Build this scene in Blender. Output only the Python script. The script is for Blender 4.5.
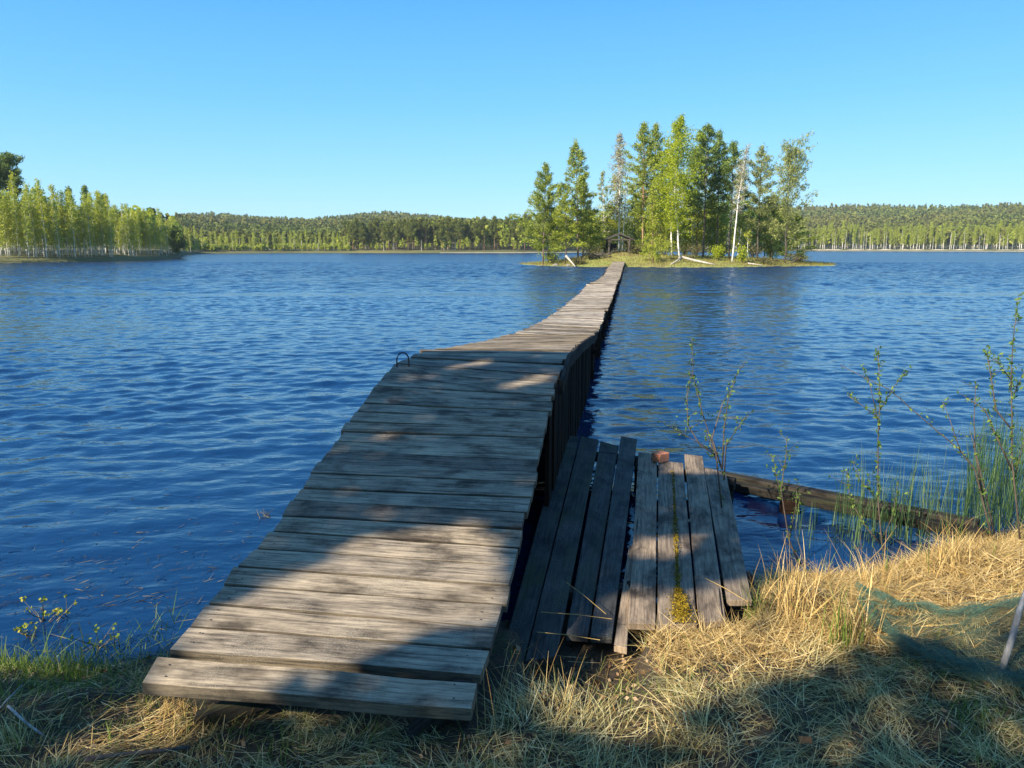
import bpy, math, numpy as np
from mathutils import Vector
rad = math.radians
for o in list(bpy.data.objects): bpy.data.objects.remove(o)
SC = bpy.context.scene
COL = SC.collection

# ------------------------------------------------------------ camera
H = 2.05                      # eye height above the lake
F = 769.0
PT = math.atan((384-247)/F)   # downward pitch
cd = bpy.data.cameras.new('camera'); cam = bpy.data.objects.new('camera', cd); COL.objects.link(cam)
cam.location = (0, 0, H); cam.rotation_euler = (math.pi/2-PT, 0, 0)
cd.sensor_width = 36; cd.lens = F/1024*36; cd.clip_end = 9000; cd.clip_start = .05
SC.camera = cam

# ------------------------------------------------------------ sky, sun, exposure
SUN_EL, SUN_AZ = 32.0, -133.0     # azimuth clockwise from +Y
w = bpy.data.worlds.new('World'); SC.world = w; w.use_nodes = True
nt = w.node_tree; nt.nodes.clear()
sky = nt.nodes.new('ShaderNodeTexSky'); sky.sky_type = 'NISHITA'; sky.sun_disc = False
sky.sun_elevation = rad(SUN_EL); sky.sun_rotation = rad(SUN_AZ)
sky.air_density = 1.0; sky.dust_density = 0.0; sky.ozone_density = 2.2; sky.altitude = 200
# the clear sky deepens from pale cyan at the horizon to strong blue overhead
tcw = nt.nodes.new('ShaderNodeTexCoord'); sxw = nt.nodes.new('ShaderNodeSeparateXYZ'); nt.links.new(tcw.outputs['Generated'], sxw.inputs[0])
rw = nt.nodes.new('ShaderNodeValToRGB'); els = rw.color_ramp.elements
while len(els) < 5: els.new(.5)
for e, (p_, c_) in zip(els, [(0,(.185,.37,.47)),(.08,(.115,.315,.47)),(.17,(.06,.255,.46)),(.32,(.018,.175,.44)),(1,(.040,.105,.27))]): e.position = p_; e.color = (*c_, 1)
nt.links.new(sxw.outputs[2], rw.inputs[0])
sc = nt.nodes.new('ShaderNodeVectorMath'); sc.operation = 'SCALE'; sc.inputs[3].default_value = 1/.13; nt.links.new(rw.outputs[0], sc.inputs[0])
mu = nt.nodes.new('ShaderNodeMix'); mu.data_type = 'RGBA'; mu.inputs[0].default_value = .88
bg = nt.nodes.new('ShaderNodeBackground'); bg.inputs['Strength'].default_value = .13
wo = nt.nodes.new('ShaderNodeOutputWorld')
nt.links.new(sky.outputs[0], mu.inputs[6]); nt.links.new(sc.outputs[0], mu.inputs[7]); nt.links.new(mu.outputs[2], bg.inputs['Color']); nt.links.new(bg.outputs[0], wo.inputs['Surface'])
S = Vector((math.sin(rad(SUN_AZ))*math.cos(rad(SUN_EL)), math.cos(rad(SUN_AZ))*math.cos(rad(SUN_EL)), math.sin(rad(SUN_EL))))
sd = bpy.data.lights.new('sun', 'SUN'); sun = bpy.data.objects.new('sun', sd); COL.objects.link(sun)
sd.energy = 5.0; sd.angle = rad(.53); sd.color = (1, .9, .74)
sun.rotation_euler = (-S).to_track_quat('-Z', 'Y').to_euler(); sun.location = (-20, -10, 20)
SC.view_settings.view_transform = 'Standard'; SC.view_settings.look = 'None'
SC.view_settings.exposure = 1.2; SC.view_settings.gamma = 1
SC.render.engine = 'CYCLES'

# ------------------------------------------------------------ photograph pixel -> world
cp, sp = math.cos(PT), math.sin(PT)
def ray(px, py):
    a = (px-512)/F; b = (384-py)/F
    return np.array([a, cp+b*sp, -sp+b*cp])
def P(px, py, z):
    r = ray(px, py); t = (z-H)/r[2]; return np.array([r[0]*t, r[1]*t, z])
def PY(px, py, Y):
    r = ray(px, py); t = Y/r[1]; return np.array([r[0]*t, Y, H+r[2]*t])

# ------------------------------------------------------------ helpers
def tag(o, label=None, cat=None, group=None, kind=None):
    if label: o['label'] = label
    if cat: o['category'] = cat
    if group: o['group'] = group
    if kind: o['kind'] = kind
    return o
def empty(name, loc, label=None, cat=None, group=None, rz=0):
    o = bpy.data.objects.new(name, None); o.empty_display_size = .2
    o.location = Vector([float(v) for v in loc]); o.rotation_euler = (0, 0, rz); COL.objects.link(o)
    return tag(o, label, cat, group)
class MB:
    """collects pieces into one mesh; uv in metres, attribute 'rnd' per piece"""
    def __init__(s): s.V=[]; s.F=[]; s.n=0; s.uv=[]; s.rn=[]; s.mi=[]
    def add(s, V, Fc, uv=None, rn=0.5, mi=0):
        V = np.asarray(V, float); Fc = [tuple(int(i)+s.n for i in f) for f in Fc]
        s.V.append(V); s.F += Fc; s.n += len(V)
        for k, f in enumerate(Fc):
            s.rn.append(rn); s.mi.append(mi)
            if uv is not None: s.uv += [tuple(q) for q in uv[k]]
            else: s.uv += [(0, 0)]*len(f)
        return s
    def box(s, c8, rn=None, uvo=None, mi=0, L=None):
        """c8: 8 corners: bottom 4 (ccw), top 4; uv runs u along edge 0-1"""
        c8 = np.asarray(c8, float)
        fs = [(3,2,1,0),(4,5,6,7),(0,1,5,4),(1,2,6,5),(2,3,7,6),(3,0,4,7)]
        Lx = np.linalg.norm(c8[5]-c8[4]); Wy = np.linalg.norm(c8[7]-c8[4]); T = np.linalg.norm(c8[4]-c8[0])
        r = RNG.random() if rn is None else rn
        ou, ov = (RNG.random()*50, RNG.random()*50) if uvo is None else uvo
        uv = [[(ou+0,ov+Wy),(ou+Lx,ov+Wy),(ou+Lx,ov),(ou,ov)], [(ou,ov),(ou+Lx,ov),(ou+Lx,ov+Wy),(ou,ov+Wy)],
              [(ou,ov-T),(ou+Lx,ov-T),(ou+Lx,ov),(ou,ov)], [(ou+Lx,ov),(ou+Lx+.01,ov+Wy),(ou+Lx+T,ov+Wy),(ou+Lx+T,ov)],
              [(ou+Lx,ov+Wy+T),(ou,ov+Wy+T),(ou,ov+Wy),(ou+Lx,ov+Wy)], [(ou,ov+Wy),(ou,ov),(ou-T,ov),(ou-T,ov+Wy)]]
        return s.add(c8, fs, uv, r, mi)
    def tube(s, pts, rad_, sides=6, rn=None, mi=0, cap=True):
        pts = np.asarray(pts, float); n = len(pts)
        if np.isscalar(rad_): rad_ = [rad_]*n
        V=[]; 
        for i in range(n):
            d = pts[min(i+1,n-1)]-pts[max(i-1,0)]; d = d/(np.linalg.norm(d)+1e-9)
            u = np.cross(d, [0,0,1] if abs(d[2])<.9 else [1,0,0]); u /= np.linalg.norm(u); v = np.cross(d,u)
            for k in range(sides):
                a = 2*math.pi*k/sides; V.append(pts[i]+rad_[i]*(math.cos(a)*u+math.sin(a)*v))
        Fc=[]; uv=[]; acc=0; o=RNG.random()*20
        for i in range(n-1):
            l = np.linalg.norm(pts[i+1]-pts[i])
            for k in range(sides):
                k2=(k+1)%sides
                Fc.append((i*sides+k, i*sides+k2, (i+1)*sides+k2, (i+1)*sides+k))
                w0=6.28*rad_[i]*k/sides; w1=6.28*rad_[i]*(k+1)/sides
                uv.append([(o+acc,w0),(o+acc,w1),(o+acc+l,w1),(o+acc+l,w0)])
            acc+=l
        if cap:
            Fc.append(tuple(range(sides))[::-1]); uv.append([(o,0)]*sides)
            Fc.append(tuple((n-1)*sides+k for k in range(sides))); uv.append([(o,0)]*sides)
        return s.add(V, Fc, uv, RNG.random() if rn is None else rn, mi)
    def build(s, name, mats, parent=None, smooth=False, bevel=0, loc=(0,0,0)):
        V = np.concatenate(s.V) - np.array([float(v) for v in loc])
        me = bpy.data.meshes.new(name); me.from_pydata(V.tolist(), [], s.F)
        ul = me.uv_layers.new(name='UVMap'); ul.data.foreach_set('uv', np.array(s.uv, dtype=np.float32).ravel())
        at = me.attributes.new('rnd', 'FLOAT', 'FACE'); at.data.foreach_set('value', np.array(s.rn, dtype=np.float32))
        if not isinstance(mats, (list, tuple)): mats = [mats]
        for m in mats: me.materials.append(m)
        me.polygons.foreach_set('material_index', np.array(s.mi, dtype=np.int32))
        if smooth: me.polygons.foreach_set('use_smooth', np.ones(len(s.F), dtype=bool))
        o = bpy.data.objects.new(name, me); o.location = [float(v) for v in loc]; COL.objects.link(o)
        if parent:
            o.parent = parent
            o.location = Vector([float(v) for v in loc])-parent.location if parent.rotation_euler.z == 0 else (0,0,0)
        if bevel:
            b = o.modifiers.new('bevel', 'BEVEL'); b.width = bevel; b.segments = 2; b.limit_method = 'ANGLE'
        return o
RNG = np.random.default_rng(7)

def fastmesh(name, V, quads, mats, parent=None, mi=None, smooth=False, loc=None):
    """V (n,3), quads (m,4) or (m,3) numpy arrays -> object"""
    me = bpy.data.meshes.new(name)
    k = quads.shape[1]
    if loc is not None: V = V-np.array([float(v) for v in loc])
    me.vertices.add(len(V)); me.vertices.foreach_set('co', V.astype(np.float32).ravel())
    me.loops.add(len(quads)*k); me.loops.foreach_set('vertex_index', quads.astype(np.int32).ravel())
    me.polygons.add(len(quads)); me.polygons.foreach_set('loop_start', np.arange(0, len(quads)*k, k, dtype=np.int32))
    me.polygons.foreach_set('loop_total', np.full(len(quads), k, dtype=np.int32))
    if not isinstance(mats, (list, tuple)): mats = [mats]
    for m in mats: me.materials.append(m)
    if mi is not None: me.polygons.foreach_set('material_index', mi.astype(np.int32))
    if smooth: me.polygons.foreach_set('use_smooth', np.ones(len(quads), dtype=bool))
    me.update(calc_edges=True); me.validate()
    o = bpy.data.objects.new(name, me); COL.objects.link(o)
    if loc is not None: o.location = [float(v) for v in loc]
    if parent:
        o.parent = parent
        if loc is not None: o.location = Vector([float(v) for v in loc])-parent.location
    return o
def gridquads(nx, ny):
    i = np.arange(nx-1)[None,:]+np.arange(ny-1)[:,None]*nx; i = i.ravel(); return np.stack([i,i+1,i+1+nx,i+nx],1)
def cards(C, size, rng, aspect=1.0, dirs=None, flat=0.0):
    """random little leaf faces at centres C"""
    n = len(C); size = np.broadcast_to(size, n)[:, None]
    a = rng.normal(size=(n,3)) if dirs is None else dirs+rng.normal(size=(n,3))*.45
    a /= np.linalg.norm(a, axis=1)[:, None]+1e-9
    b = rng.normal(size=(n,3))
    if flat: b[:,2] *= (1-flat)
    b -= (a*b).sum(1)[:, None]*a; b /= np.linalg.norm(b, axis=1)[:, None]+1e-9
    A = a*size*.5; B = b*size*.5*aspect
    V = np.stack([C-A, C-B*.9, C+A, C+B*.9], axis=1).reshape(-1,3)
    Q = np.arange(n*4).reshape(-1,4)
    return V, Q

# ------------------------------------------------------------ materials
def newmat(name):
    m = bpy.data.materials.new(name); m.use_nodes = True
    t = m.node_tree; t.nodes.clear()
    out = t.nodes.new('ShaderNodeOutputMaterial'); return m, t, out
def N(t, typ, **kw):
    n = t.nodes.new(typ)
    for k, v in kw.items():
        if k in n.inputs: n.inputs[k].default_value = v
        else: setattr(n, k, v)
    return n
def ramp(t, src, stops, interp='LINEAR'):
    r = t.nodes.new('ShaderNodeValToRGB'); r.color_ramp.interpolation = interp
    while len(r.color_ramp.elements) < len(stops): r.color_ramp.elements.new(.5)
    for e, (p, c) in zip(r.color_ramp.elements, stops):
        e.position = p; e.color = tuple(c)+(1,) if len(c) == 3 else c
    t.links.new(src, r.inputs[0]); return r
def mix(t, fac, a, b, mode='MIX'):
    m = t.nodes.new('ShaderNodeMix'); m.data_type = 'RGBA'; m.blend_type = mode
    for s, v in ((m.inputs[0], fac), (m.inputs[6], a), (m.inputs[7], b)):
        if hasattr(v, 'links') or hasattr(v, 'is_output'): t.links.new(v, s)
        else: s.default_value = v if not isinstance(v, tuple) else (tuple(v)+(1,) if len(v) == 3 else v)
    return m.outputs[2]
def mth(t, op, a, b=0.0, c=None):
    m = t.nodes.new('ShaderNodeMath'); m.operation = op
    for i, v in enumerate((a, b) if c is None else (a, b, c)):
        if hasattr(v, 'is_output'): t.links.new(v, m.inputs[i])
        else: m.inputs[i].default_value = v
    return m.outputs[0]

def leafmat(name, stops, trans=.35, rough=.7, big=None):
    m, t, out = newmat(name)
    g = N(t, 'ShaderNodeNewGeometry'); r = ramp(t, g.outputs['Random Per Island'], stops)
    col = r.outputs[0]
    if big:
        tc = N(t, 'ShaderNodeTexCoord'); nz = N(t, 'ShaderNodeTexNoise', Scale=big[0]); t.links.new(tc.outputs['Object'], nz.inputs['Vector'])
        rr = ramp(t, nz.outputs[0], [(.38, (0,0,0)), (.62, (1,1,1))]); col = mix(t, rr.outputs[0], col, mix(t, .65, col, big[1]))
    d = N(t, 'ShaderNodeBsdfPrincipled', Roughness=rough); d.inputs['Specular IOR Level'].default_value = .08
    tr = N(t, 'ShaderNodeBsdfTranslucent'); ms = N(t, 'ShaderNodeMixShader'); ms.inputs[0].default_value = trans
    t.links.new(col, d.inputs['Base Color']); t.links.new(col, tr.inputs['Color'])
    t.links.new(d.outputs[0], ms.inputs[1]); t.links.new(tr.outputs[0], ms.inputs[2]); t.links.new(ms.outputs[0], out.inputs[0])
    return m
M = {}
M['birch_leaf'] = leafmat('birch_leaf', [(0,(.26,.30,.03)),(.5,(.42,.45,.05)),(1,(.58,.56,.09))], .65)
M['birch_bright'] = leafmat('birch_bright', [(0,(.22,.28,.02)),(.5,(.38,.45,.03)),(1,(.54,.57,.06))], .55)
M['birch_pale'] = leafmat('birch_pale', [(0,(.24,.21,.15)),(.5,(.34,.32,.20)),(1,(.46,.44,.26))], .3)
M['larch_leaf'] = leafmat('larch_leaf', [(0,(.20,.25,.03)),(.5,(.34,.39,.05)),(1,(.48,.50,.08))], .5)
M['pine_leaf'] = leafmat('pine_leaf', [(0,(.11,.15,.02)),(.5,(.25,.31,.05)),(1,(.44,.48,.09))], .4)
M['pine_dark'] = leafmat('pine_dark', [(0,(.06,.10,.02)),(.5,(.14,.21,.045)),(1,(.30,.36,.09))], .3)
M['pine_blue'] = leafmat('pine_blue', [(0,(.12,.15,.04)),(.5,(.26,.29,.09)),(1,(.44,.45,.16))], .35)
M['far_pine'] = leafmat('far_pine', [(0,(.06,.09,.02)),(.5,(.14,.18,.04)),(1,(.27,.30,.07))], .35, big=(.012,(.19,.17,.04)))
M['far_birch'] = leafmat('far_birch', [(0,(.27,.33,.04)),(.5,(.42,.48,.07)),(1,(.56,.56,.13))], .6)
M['shrub_leaf'] = leafmat('shrub_leaf', [(0,(.05,.06,.02)),(.5,(.12,.12,.04)),(1,(.24,.20,.09))], .3)
M['sapling_leaf'] = leafmat('sapling_leaf', [(0,(.05,.10,.02)),(.5,(.11,.19,.035)),(1,(.22,.30,.07))], .45)
M['reed'] = leafmat('reed', [(0,(.02,.05,.02)),(.6,(.06,.12,.04)),(1,(.18,.24,.10))], .3)
M['straw'] = leafmat('straw', [(0,(.14,.08,.03)),(.3,(.40,.26,.09)),(.7,(.66,.46,.17)),(1,(.85,.66,.32))], .3)
M['straw_grey'] = leafmat('straw_grey', [(0,(.13,.10,.035)),(.4,(.40,.33,.13)),(.8,(.64,.54,.25)),(1,(.82,.72,.40))], .25)
M['green_grass'] = leafmat('green_grass', [(0,(.05,.09,.015)),(.5,(.13,.20,.03)),(1,(.26,.32,.07))], .4)
M['island_grass'] = leafmat('island_grass', [(0,(.10,.12,.02)),(.5,(.25,.27,.05)),(1,(.42,.35,.12))], .3, big=(.45,(.16,.10,.05)))
M['dead_leaf'] = leafmat('dead_leaf', [(0,(.10,.05,.025)),(.5,(.22,.13,.07)),(1,(.42,.30,.18))], .1)
M['brown_leaf'] = leafmat('brown_leaf', [(0,(.40,.14,.05)),(1,(.45,.17,.06))], .2)
M['marigold'] = leafmat('marigold', [(0,(.45,.36,.03)),(.5,(.3,.32,.04)),(1,(.12,.2,.03))], .3)
M['debris'] = leafmat('debris', [(0,(.02,.018,.012)),(.6,(.07,.06,.035)),(1,(.20,.17,.10))], .05)

def barkmat(name, c1, c2, scale=8, stretch=.3, birch=False):
    m, t, out = newmat(name)
    tc = N(t, 'ShaderNodeTexCoord'); mp = N(t, 'ShaderNodeMapping'); mp.inputs['Scale'].default_value = (1,1,stretch) if not birch else (.6,.6,3.5)
    nz = N(t, 'ShaderNodeTexNoise', Scale=scale, Detail=5, Roughness=.65); t.links.new(tc.outputs['Object'], mp.inputs[0]); t.links.new(mp.outputs[0], nz.inputs['Vector'])
    r = ramp(t, nz.outputs[0], [(.35,c1),(.42 if birch else .65,c2)])
    d = N(t, 'ShaderNodeBsdfPrincipled', Roughness=.85); t.links.new(r.outputs[0], d.inputs['Base Color'])
    bp = N(t, 'ShaderNodeBump', Strength=.5, Distance=.02); t.links.new(nz.outputs[0], bp.inputs['Height']); t.links.new(bp.outputs[0], d.inputs['Normal'])
    t.links.new(d.outputs[0], out.inputs[0]); return m
M['birch_bark'] = barkmat('birch_bark', (.10,.09,.08), (.70,.66,.60), 2.2, birch=True)
M['pine_bark'] = barkmat('pine_bark', (.06,.045,.035), (.20,.14,.10), 6)
M['pine_bark_warm'] = barkmat('pine_bark_warm', (.14,.08,.05), (.40,.24,.13), 6)
M['dark_bark'] = barkmat('dark_bark', (.03,.025,.02), (.10,.08,.06), 8)
M['twig'] = barkmat('twig', (.05,.035,.028), (.13,.095,.07), 30)
M['twig_green'] = barkmat('twig_green', (.08,.08,.04), (.20,.18,.10), 30)
M['grey_stick'] = barkmat('grey_stick', (.16,.15,.14), (.42,.40,.38), 25)
M['bleached_log'] = barkmat('bleached_log', (.22,.19,.16), (.50,.45,.38), 5)
M['rust'] = barkmat('rust', (.02,.014,.012), (.07,.04,.03), 40)

def woodmat(name, dark, light, speck=.25, moss=0.0, rough=.8, spec=.3):
    m, t, out = newmat(name)
    uv = N(t, 'ShaderNodeUVMap'); uv.uv_map = 'UVMap'
    at = N(t, 'ShaderNodeAttribute'); at.attribute_name = 'rnd'
    def noise(sc, scale=(1,1,1), det=4, ro=.6, dist=0):
        mp = N(t, 'ShaderNodeMapping'); mp.inputs['Scale'].default_value = scale; t.links.new(uv.outputs[0], mp.inputs[0])
        n = N(t, 'ShaderNodeTexNoise', Scale=sc, Detail=det, Roughness=ro, Distortion=dist); t.links.new(mp.outputs[0], n.inputs['Vector']); return n.outputs[0]
    grain = noise(60, (.045,1,1), 6, .7, .35)
    fine = noise(260, (.05,1,1), 3, .6)
    blot = noise(4.5, (.7,1.4,1), 5, .62, .3)
    saw = noise(120, (1,.12,1), 3, .6)               # faint cross saw marks
    c = ramp(t, grain, [(.36,dark),(.52,tuple(.35*a_+.65*b_ for a_,b_ in zip(dark,light))),(.70,light)]).outputs[0]
    f2 = ramp(t, fine, [(.35,(.70,.69,.67)),(.65,(1.10,1.10,1.10))]).outputs[0]
    c = mix(t, 1.0, c, f2, 'MULTIPLY')
    sw = ramp(t, saw, [(.4,(.95,.95,.95)),(.6,(1.02,1.02,1.02))]).outputs[0]; c = mix(t, 1.0, c, sw, 'MULTIPLY')
    b2 = ramp(t, blot, [(.34,(.26,.245,.23)),(.50,(.86,.85,.83)),(.62,(1.08,1.06,1.02)),(.8,(1.25,1.2,1.12))]).outputs[0]
    c = mix(t, 1.0, c, b2, 'MULTIPLY')
    pv = ramp(t, at.outputs['Fac'], [(0,(.66,.64,.63)),(.5,(.98,.96,.92)),(1,(1.2,1.14,1.04))]).outputs[0]
    c = mix(t, 1.0, c, pv, 'MULTIPLY')
    # knots
    mpk = N(t, 'ShaderNodeMapping'); mpk.inputs['Scale'].default_value = (.55,1,1); t.links.new(uv.outputs[0], mpk.inputs[0])
    vo = N(t, 'ShaderNodeTexVoronoi', Scale=3.0); t.links.new(mpk.outputs[0], vo.inputs['Vector'])
    kn = ramp(t, vo.outputs['Distance'], [(.035,(.30,.27,.25)),(.085,(.72,.7,.68)),(.12,(1,1,1))]).outputs[0]; c = mix(t, .8, c, kn, 'MULTIPLY')
    # long cracks
    cr = noise(26, (.03,1,1), 2, .5, .15)
    crk = ramp(t, cr, [(.255,(0,0,0)),(.275,(1,1,1))]).outputs[0]
    c = mix(t, mth(t,'SUBTRACT',1.0,crk), c, (.012,.010,.009))
    # lichen specks
    sp1 = noise(150, (1,1,1), 4, .7); msk = noise(2.2, (1,1,1), 3, .6)
    s1 = ramp(t, sp1, [(.56,(0,0,0)),(.62,(1,1,1))]).outputs[0]; s2 = ramp(t, msk, [(.50,(0,0,0)),(.68,(1,1,1))]).outputs[0]
    sm = mth(t, 'MULTIPLY', mth(t, 'MULTIPLY', s1, s2), speck)
    c = mix(t, sm, c, (.42,.42,.36))
    if moss:
        mo = noise(3.5, (.5,2.2,1), 5, .7); mf = ramp(t, mo, [(.55-.1*moss,(0,0,0)),(.66,(1,1,1))]).outputs[0]
        c = mix(t, mth(t,'MULTIPLY',mf,min(1,moss)), c, (.05,.055,.015))
    d = N(t, 'ShaderNodeBsdfPrincipled', Roughness=rough); d.inputs['Specular IOR Level'].default_value = spec
    t.links.new(c, d.inputs['Base Color'])
    hgt = mth(t, 'ADD', mth(t,'MULTIPLY',grain,.8), mth(t,'ADD', mth(t,'MULTIPLY',fine,.5), mth(t,'MULTIPLY',crk,.8)))
    bp = N(t, 'ShaderNodeBump', Strength=.7, Distance=.004); t.links.new(hgt, bp.inputs['Height']); t.links.new(bp.outputs[0], d.inputs['Normal'])
    t.links.new(d.outputs[0], out.inputs[0]); return m
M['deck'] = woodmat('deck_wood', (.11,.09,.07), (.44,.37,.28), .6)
M['deck_edge'] = woodmat('deck_edge_wood', (.05,.042,.032), (.20,.165,.12), .3)  # darker deck wood for plank sides, painting shade into the seams
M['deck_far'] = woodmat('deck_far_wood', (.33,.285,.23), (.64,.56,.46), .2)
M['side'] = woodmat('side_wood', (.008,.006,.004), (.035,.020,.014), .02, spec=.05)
M['under'] = woodmat('under_wood', (.02,.017,.013), (.075,.06,.05), .05, spec=.1)
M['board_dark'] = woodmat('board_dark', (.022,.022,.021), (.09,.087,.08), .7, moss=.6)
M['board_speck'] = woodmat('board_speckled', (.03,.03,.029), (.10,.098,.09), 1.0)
M['board_grey'] = woodmat('board_grey', (.13,.10,.075), (.36,.285,.21), .15)
M['beam'] = woodmat('beam_wood', (.012,.011,.010), (.050,.045,.038), .15, moss=.4, spec=.15)

def simple(name, col, rough=.8, nscale=30, var=.3, bump=.3):
    m, t, out = newmat(name); tc = N(t, 'ShaderNodeTexCoord'); nz = N(t, 'ShaderNodeTexNoise', Scale=nscale, Detail=5, Roughness=.65)
    t.links.new(tc.outputs['Object'], nz.inputs['Vector'])
    lo = tuple(v*(1-var) for v in col); hi = tuple(min(1,v*(1+var)) for v in col)
    r = ramp(t, nz.outputs[0], [(.3,lo),(.7,hi)]); d = N(t, 'ShaderNodeBsdfPrincipled', Roughness=rough); t.links.new(r.outputs[0], d.inputs['Base Color'])
    bp = N(t, 'ShaderNodeBump', Strength=bump, Distance=.01); t.links.new(nz.outputs[0], bp.inputs['Height']); t.links.new(bp.outputs[0], d.inputs['Normal'])
    t.links.new(d.outputs[0], out.inputs[0]); return m
M['brick'] = simple('brick_clay', (.55,.20,.10), .9, 60, .35)
M['brick_old'] = simple('brick_old', (.26,.11,.07), .9, 60, .4)
M['moss'] = simple('moss', (.30,.22,.03), .95, 90, .6, .8)
M['net'] = simple('net_cord', (.06,.12,.08), .6, 50, .3)
M['stone'] = simple('stone', (.20,.18,.17), .9, 14, .5)
M['roof_dark'] = simple('roof_dark', (.06,.05,.045), .9, 10, .4)
M['sand'] = simple('sand_shore', (.50,.44,.34), .95, .3, .2)

# ground
m, t, out = newmat('soil'); tc = N(t, 'ShaderNodeTexCoord')
n1 = N(t, 'ShaderNodeTexNoise', Scale=3, Detail=6, Roughness=.7); n2 = N(t, 'ShaderNodeTexNoise', Scale=40, Detail=6, Roughness=.75)
for n in (n1, n2): t.links.new(tc.outputs['Object'], n.inputs['Vector'])
c = mix(t, 1.0, ramp(t, n1.outputs[0], [(.35,(.03,.024,.014)),(.55,(.085,.06,.032)),(.7,(.06,.07,.02))]).outputs[0], ramp(t, n2.outputs[0], [(.3,(.35,.33,.3)),(.7,(1.5,1.4,1.3))]).outputs[0], 'MULTIPLY')
d = N(t, 'ShaderNodeBsdfPrincipled', Roughness=.95); t.links.new(c, d.inputs['Base Color'])
bp = N(t, 'ShaderNodeBump', Strength=1.0, Distance=.03); t.links.new(n2.outputs[0], bp.inputs['Height']); t.links.new(bp.outputs[0], d.inputs['Normal']); t.links.new(d.outputs[0], out.inputs[0]); M['soil'] = m
m, t, out = newmat('island_soil'); tc = N(t, 'ShaderNodeTexCoord')
n1 = N(t, 'ShaderNodeTexNoise', Scale=.5, Detail=6, Roughness=.7); t.links.new(tc.outputs['Object'], n1.inputs['Vector'])
c = ramp(t, n1.outputs[0], [(.35,(.17,.12,.06)),(.48,(.25,.24,.06)),(.65,(.22,.27,.05))]).outputs[0]
d = N(t, 'ShaderNodeBsdfPrincipled', Roughness=.95); t.links.new(c, d.inputs['Base Color']); t.links.new(d.outputs[0], out.inputs[0]); M['island_soil'] = m
m, t, out = newmat('forest_floor'); tc = N(t, 'ShaderNodeTexCoord')
n1 = N(t, 'ShaderNodeTexNoise', Scale=.03, Detail=8, Roughness=.7); t.links.new(tc.outputs['Object'], n1.inputs['Vector'])
c = ramp(t, n1.outputs[0], [(.35,(.06,.07,.02)),(.65,(.14,.13,.04))]).outputs[0]
d = N(t, 'ShaderNodeBsdfPrincipled', Roughness=.95); t.links.new(c, d.inputs['Base Color']); t.links.new(d.outputs[0], out.inputs[0]); M['forest_floor'] = m

# water: dark body, mirror of the sky broken by wind ripples
m, t, out = newmat('lake_water'); tc = N(t, 'ShaderNodeTexCoord')
def wn(scale, sxyz, rot, det, dist=.4, ro=.5):
    mp = N(t, 'ShaderNodeMapping'); mp.inputs['Scale'].default_value = sxyz; mp.inputs['Rotation'].default_value = (0,0,rad(rot)); t.links.new(tc.outputs['Object'], mp.inputs[0])
    n = N(t, 'ShaderNodeTexNoise', Scale=scale, Detail=det, Roughness=ro, Distortion=dist); t.links.new(mp.outputs[0], n.inputs['Vector']); return n.outputs[0]
w1 = wn(1.15, (.55,1.5,1), 6, 2, .3)
w2 = wn(3.4, (.6,1.3,1), -14, 2, .5)
w3 = wn(9.0, (.75,1.2,1), 18, 2, .4)
w4 = wn(.18, (.8,1.6,1), 0, 2, .2)
calm = ramp(t, wn(.06, (.5,1.5,1), 0, 3), [(.3,(.75,.75,.75)),(.7,(1.15,1.15,1.15))]).outputs[0]
sx = N(t,'ShaderNodeSeparateXYZ'); t.links.new(tc.outputs['Object'], sx.inputs[0])
fr_ = N(t,'ShaderNodeMapRange'); fr_.inputs[1].default_value=30; fr_.inputs[2].default_value=60; t.links.new(sx.outputs[1], fr_.inputs[0])
far_h = mth(t,'ADD', mth(t,'MULTIPLY',w1,.20), mth(t,'ADD', mth(t,'MULTIPLY',w2,.085), mth(t,'MULTIPLY',w4,.10)))
hh = mth(t,'ADD', mth(t,'MULTIPLY',far_h,fr_.outputs[0]), mth(t,'ADD', mth(t,'MULTIPLY',w2,.016), mth(t,'MULTIPLY',w3,.0065)))
hh = mth(t,'MULTIPLY', hh, calm)
bp = N(t, 'ShaderNodeBump', Strength=1.0, Distance=1.0); t.links.new(hh, bp.inputs['Height'])
d = N(t, 'ShaderNodeBsdfPrincipled', Roughness=.06, IOR=1.333); d.inputs['Base Color'].default_value = (.003,.022,.072,1)
d.inputs['Specular IOR Level'].default_value = .5
rr_ = N(t,'ShaderNodeMapRange'); rr_.inputs[1].default_value=4; rr_.inputs[2].default_value=45; rr_.inputs[2].default_value=120; rr_.inputs[3].default_value=.035; rr_.inputs[4].default_value=.22
t.links.new(sx.outputs[1], rr_.inputs[0]); t.links.new(rr_.outputs[0], d.inputs['Roughness'])
t.links.new(bp.outputs[0], d.inputs['Normal']); t.links.new(d.outputs[0], out.inputs[0]); M['water'] = m

# ------------------------------------------------------------ near shore ground
def vnoise(x, y, sc, seed=0):
    r = np.random.default_rng(seed); G = r.random((64,64)); x = np.asarray(x,float)*sc+100; y = np.asarray(y,float)*sc+100
    xi = np.floor(x).astype(int); yi = np.floor(y).astype(int); fx = x-xi; fy = y-yi; fx = fx*fx*(3-2*fx); fy = fy*fy*(3-2*fy)
    g = lambda a,b: G[a%64,b%64]
    return (g(xi,yi)*(1-fx)+g(xi+1,yi)*fx)*(1-fy)+(g(xi,yi+1)*(1-fx)+g(xi+1,yi+1)*fx)*fy
shore_px = [(-700,640),(-300,655),(0,668),(60,675),(110,674),(150,660),(230,650),(400,640),(520,622),(620,606),(690,600),(740,592),(770,580),(850,582),(890,576),(940,556),(1024,540),(1400,500)]
SH = np.array([P(x,y,0)[:2] for x,y in shore_px])
SH = np.vstack([[-60, SH[0][1]-4], [-12, SH[0][1]-.3], SH, [14, 6.6], [60, 9]])
SH = SH[np.argsort(SH[:,0])]
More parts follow.
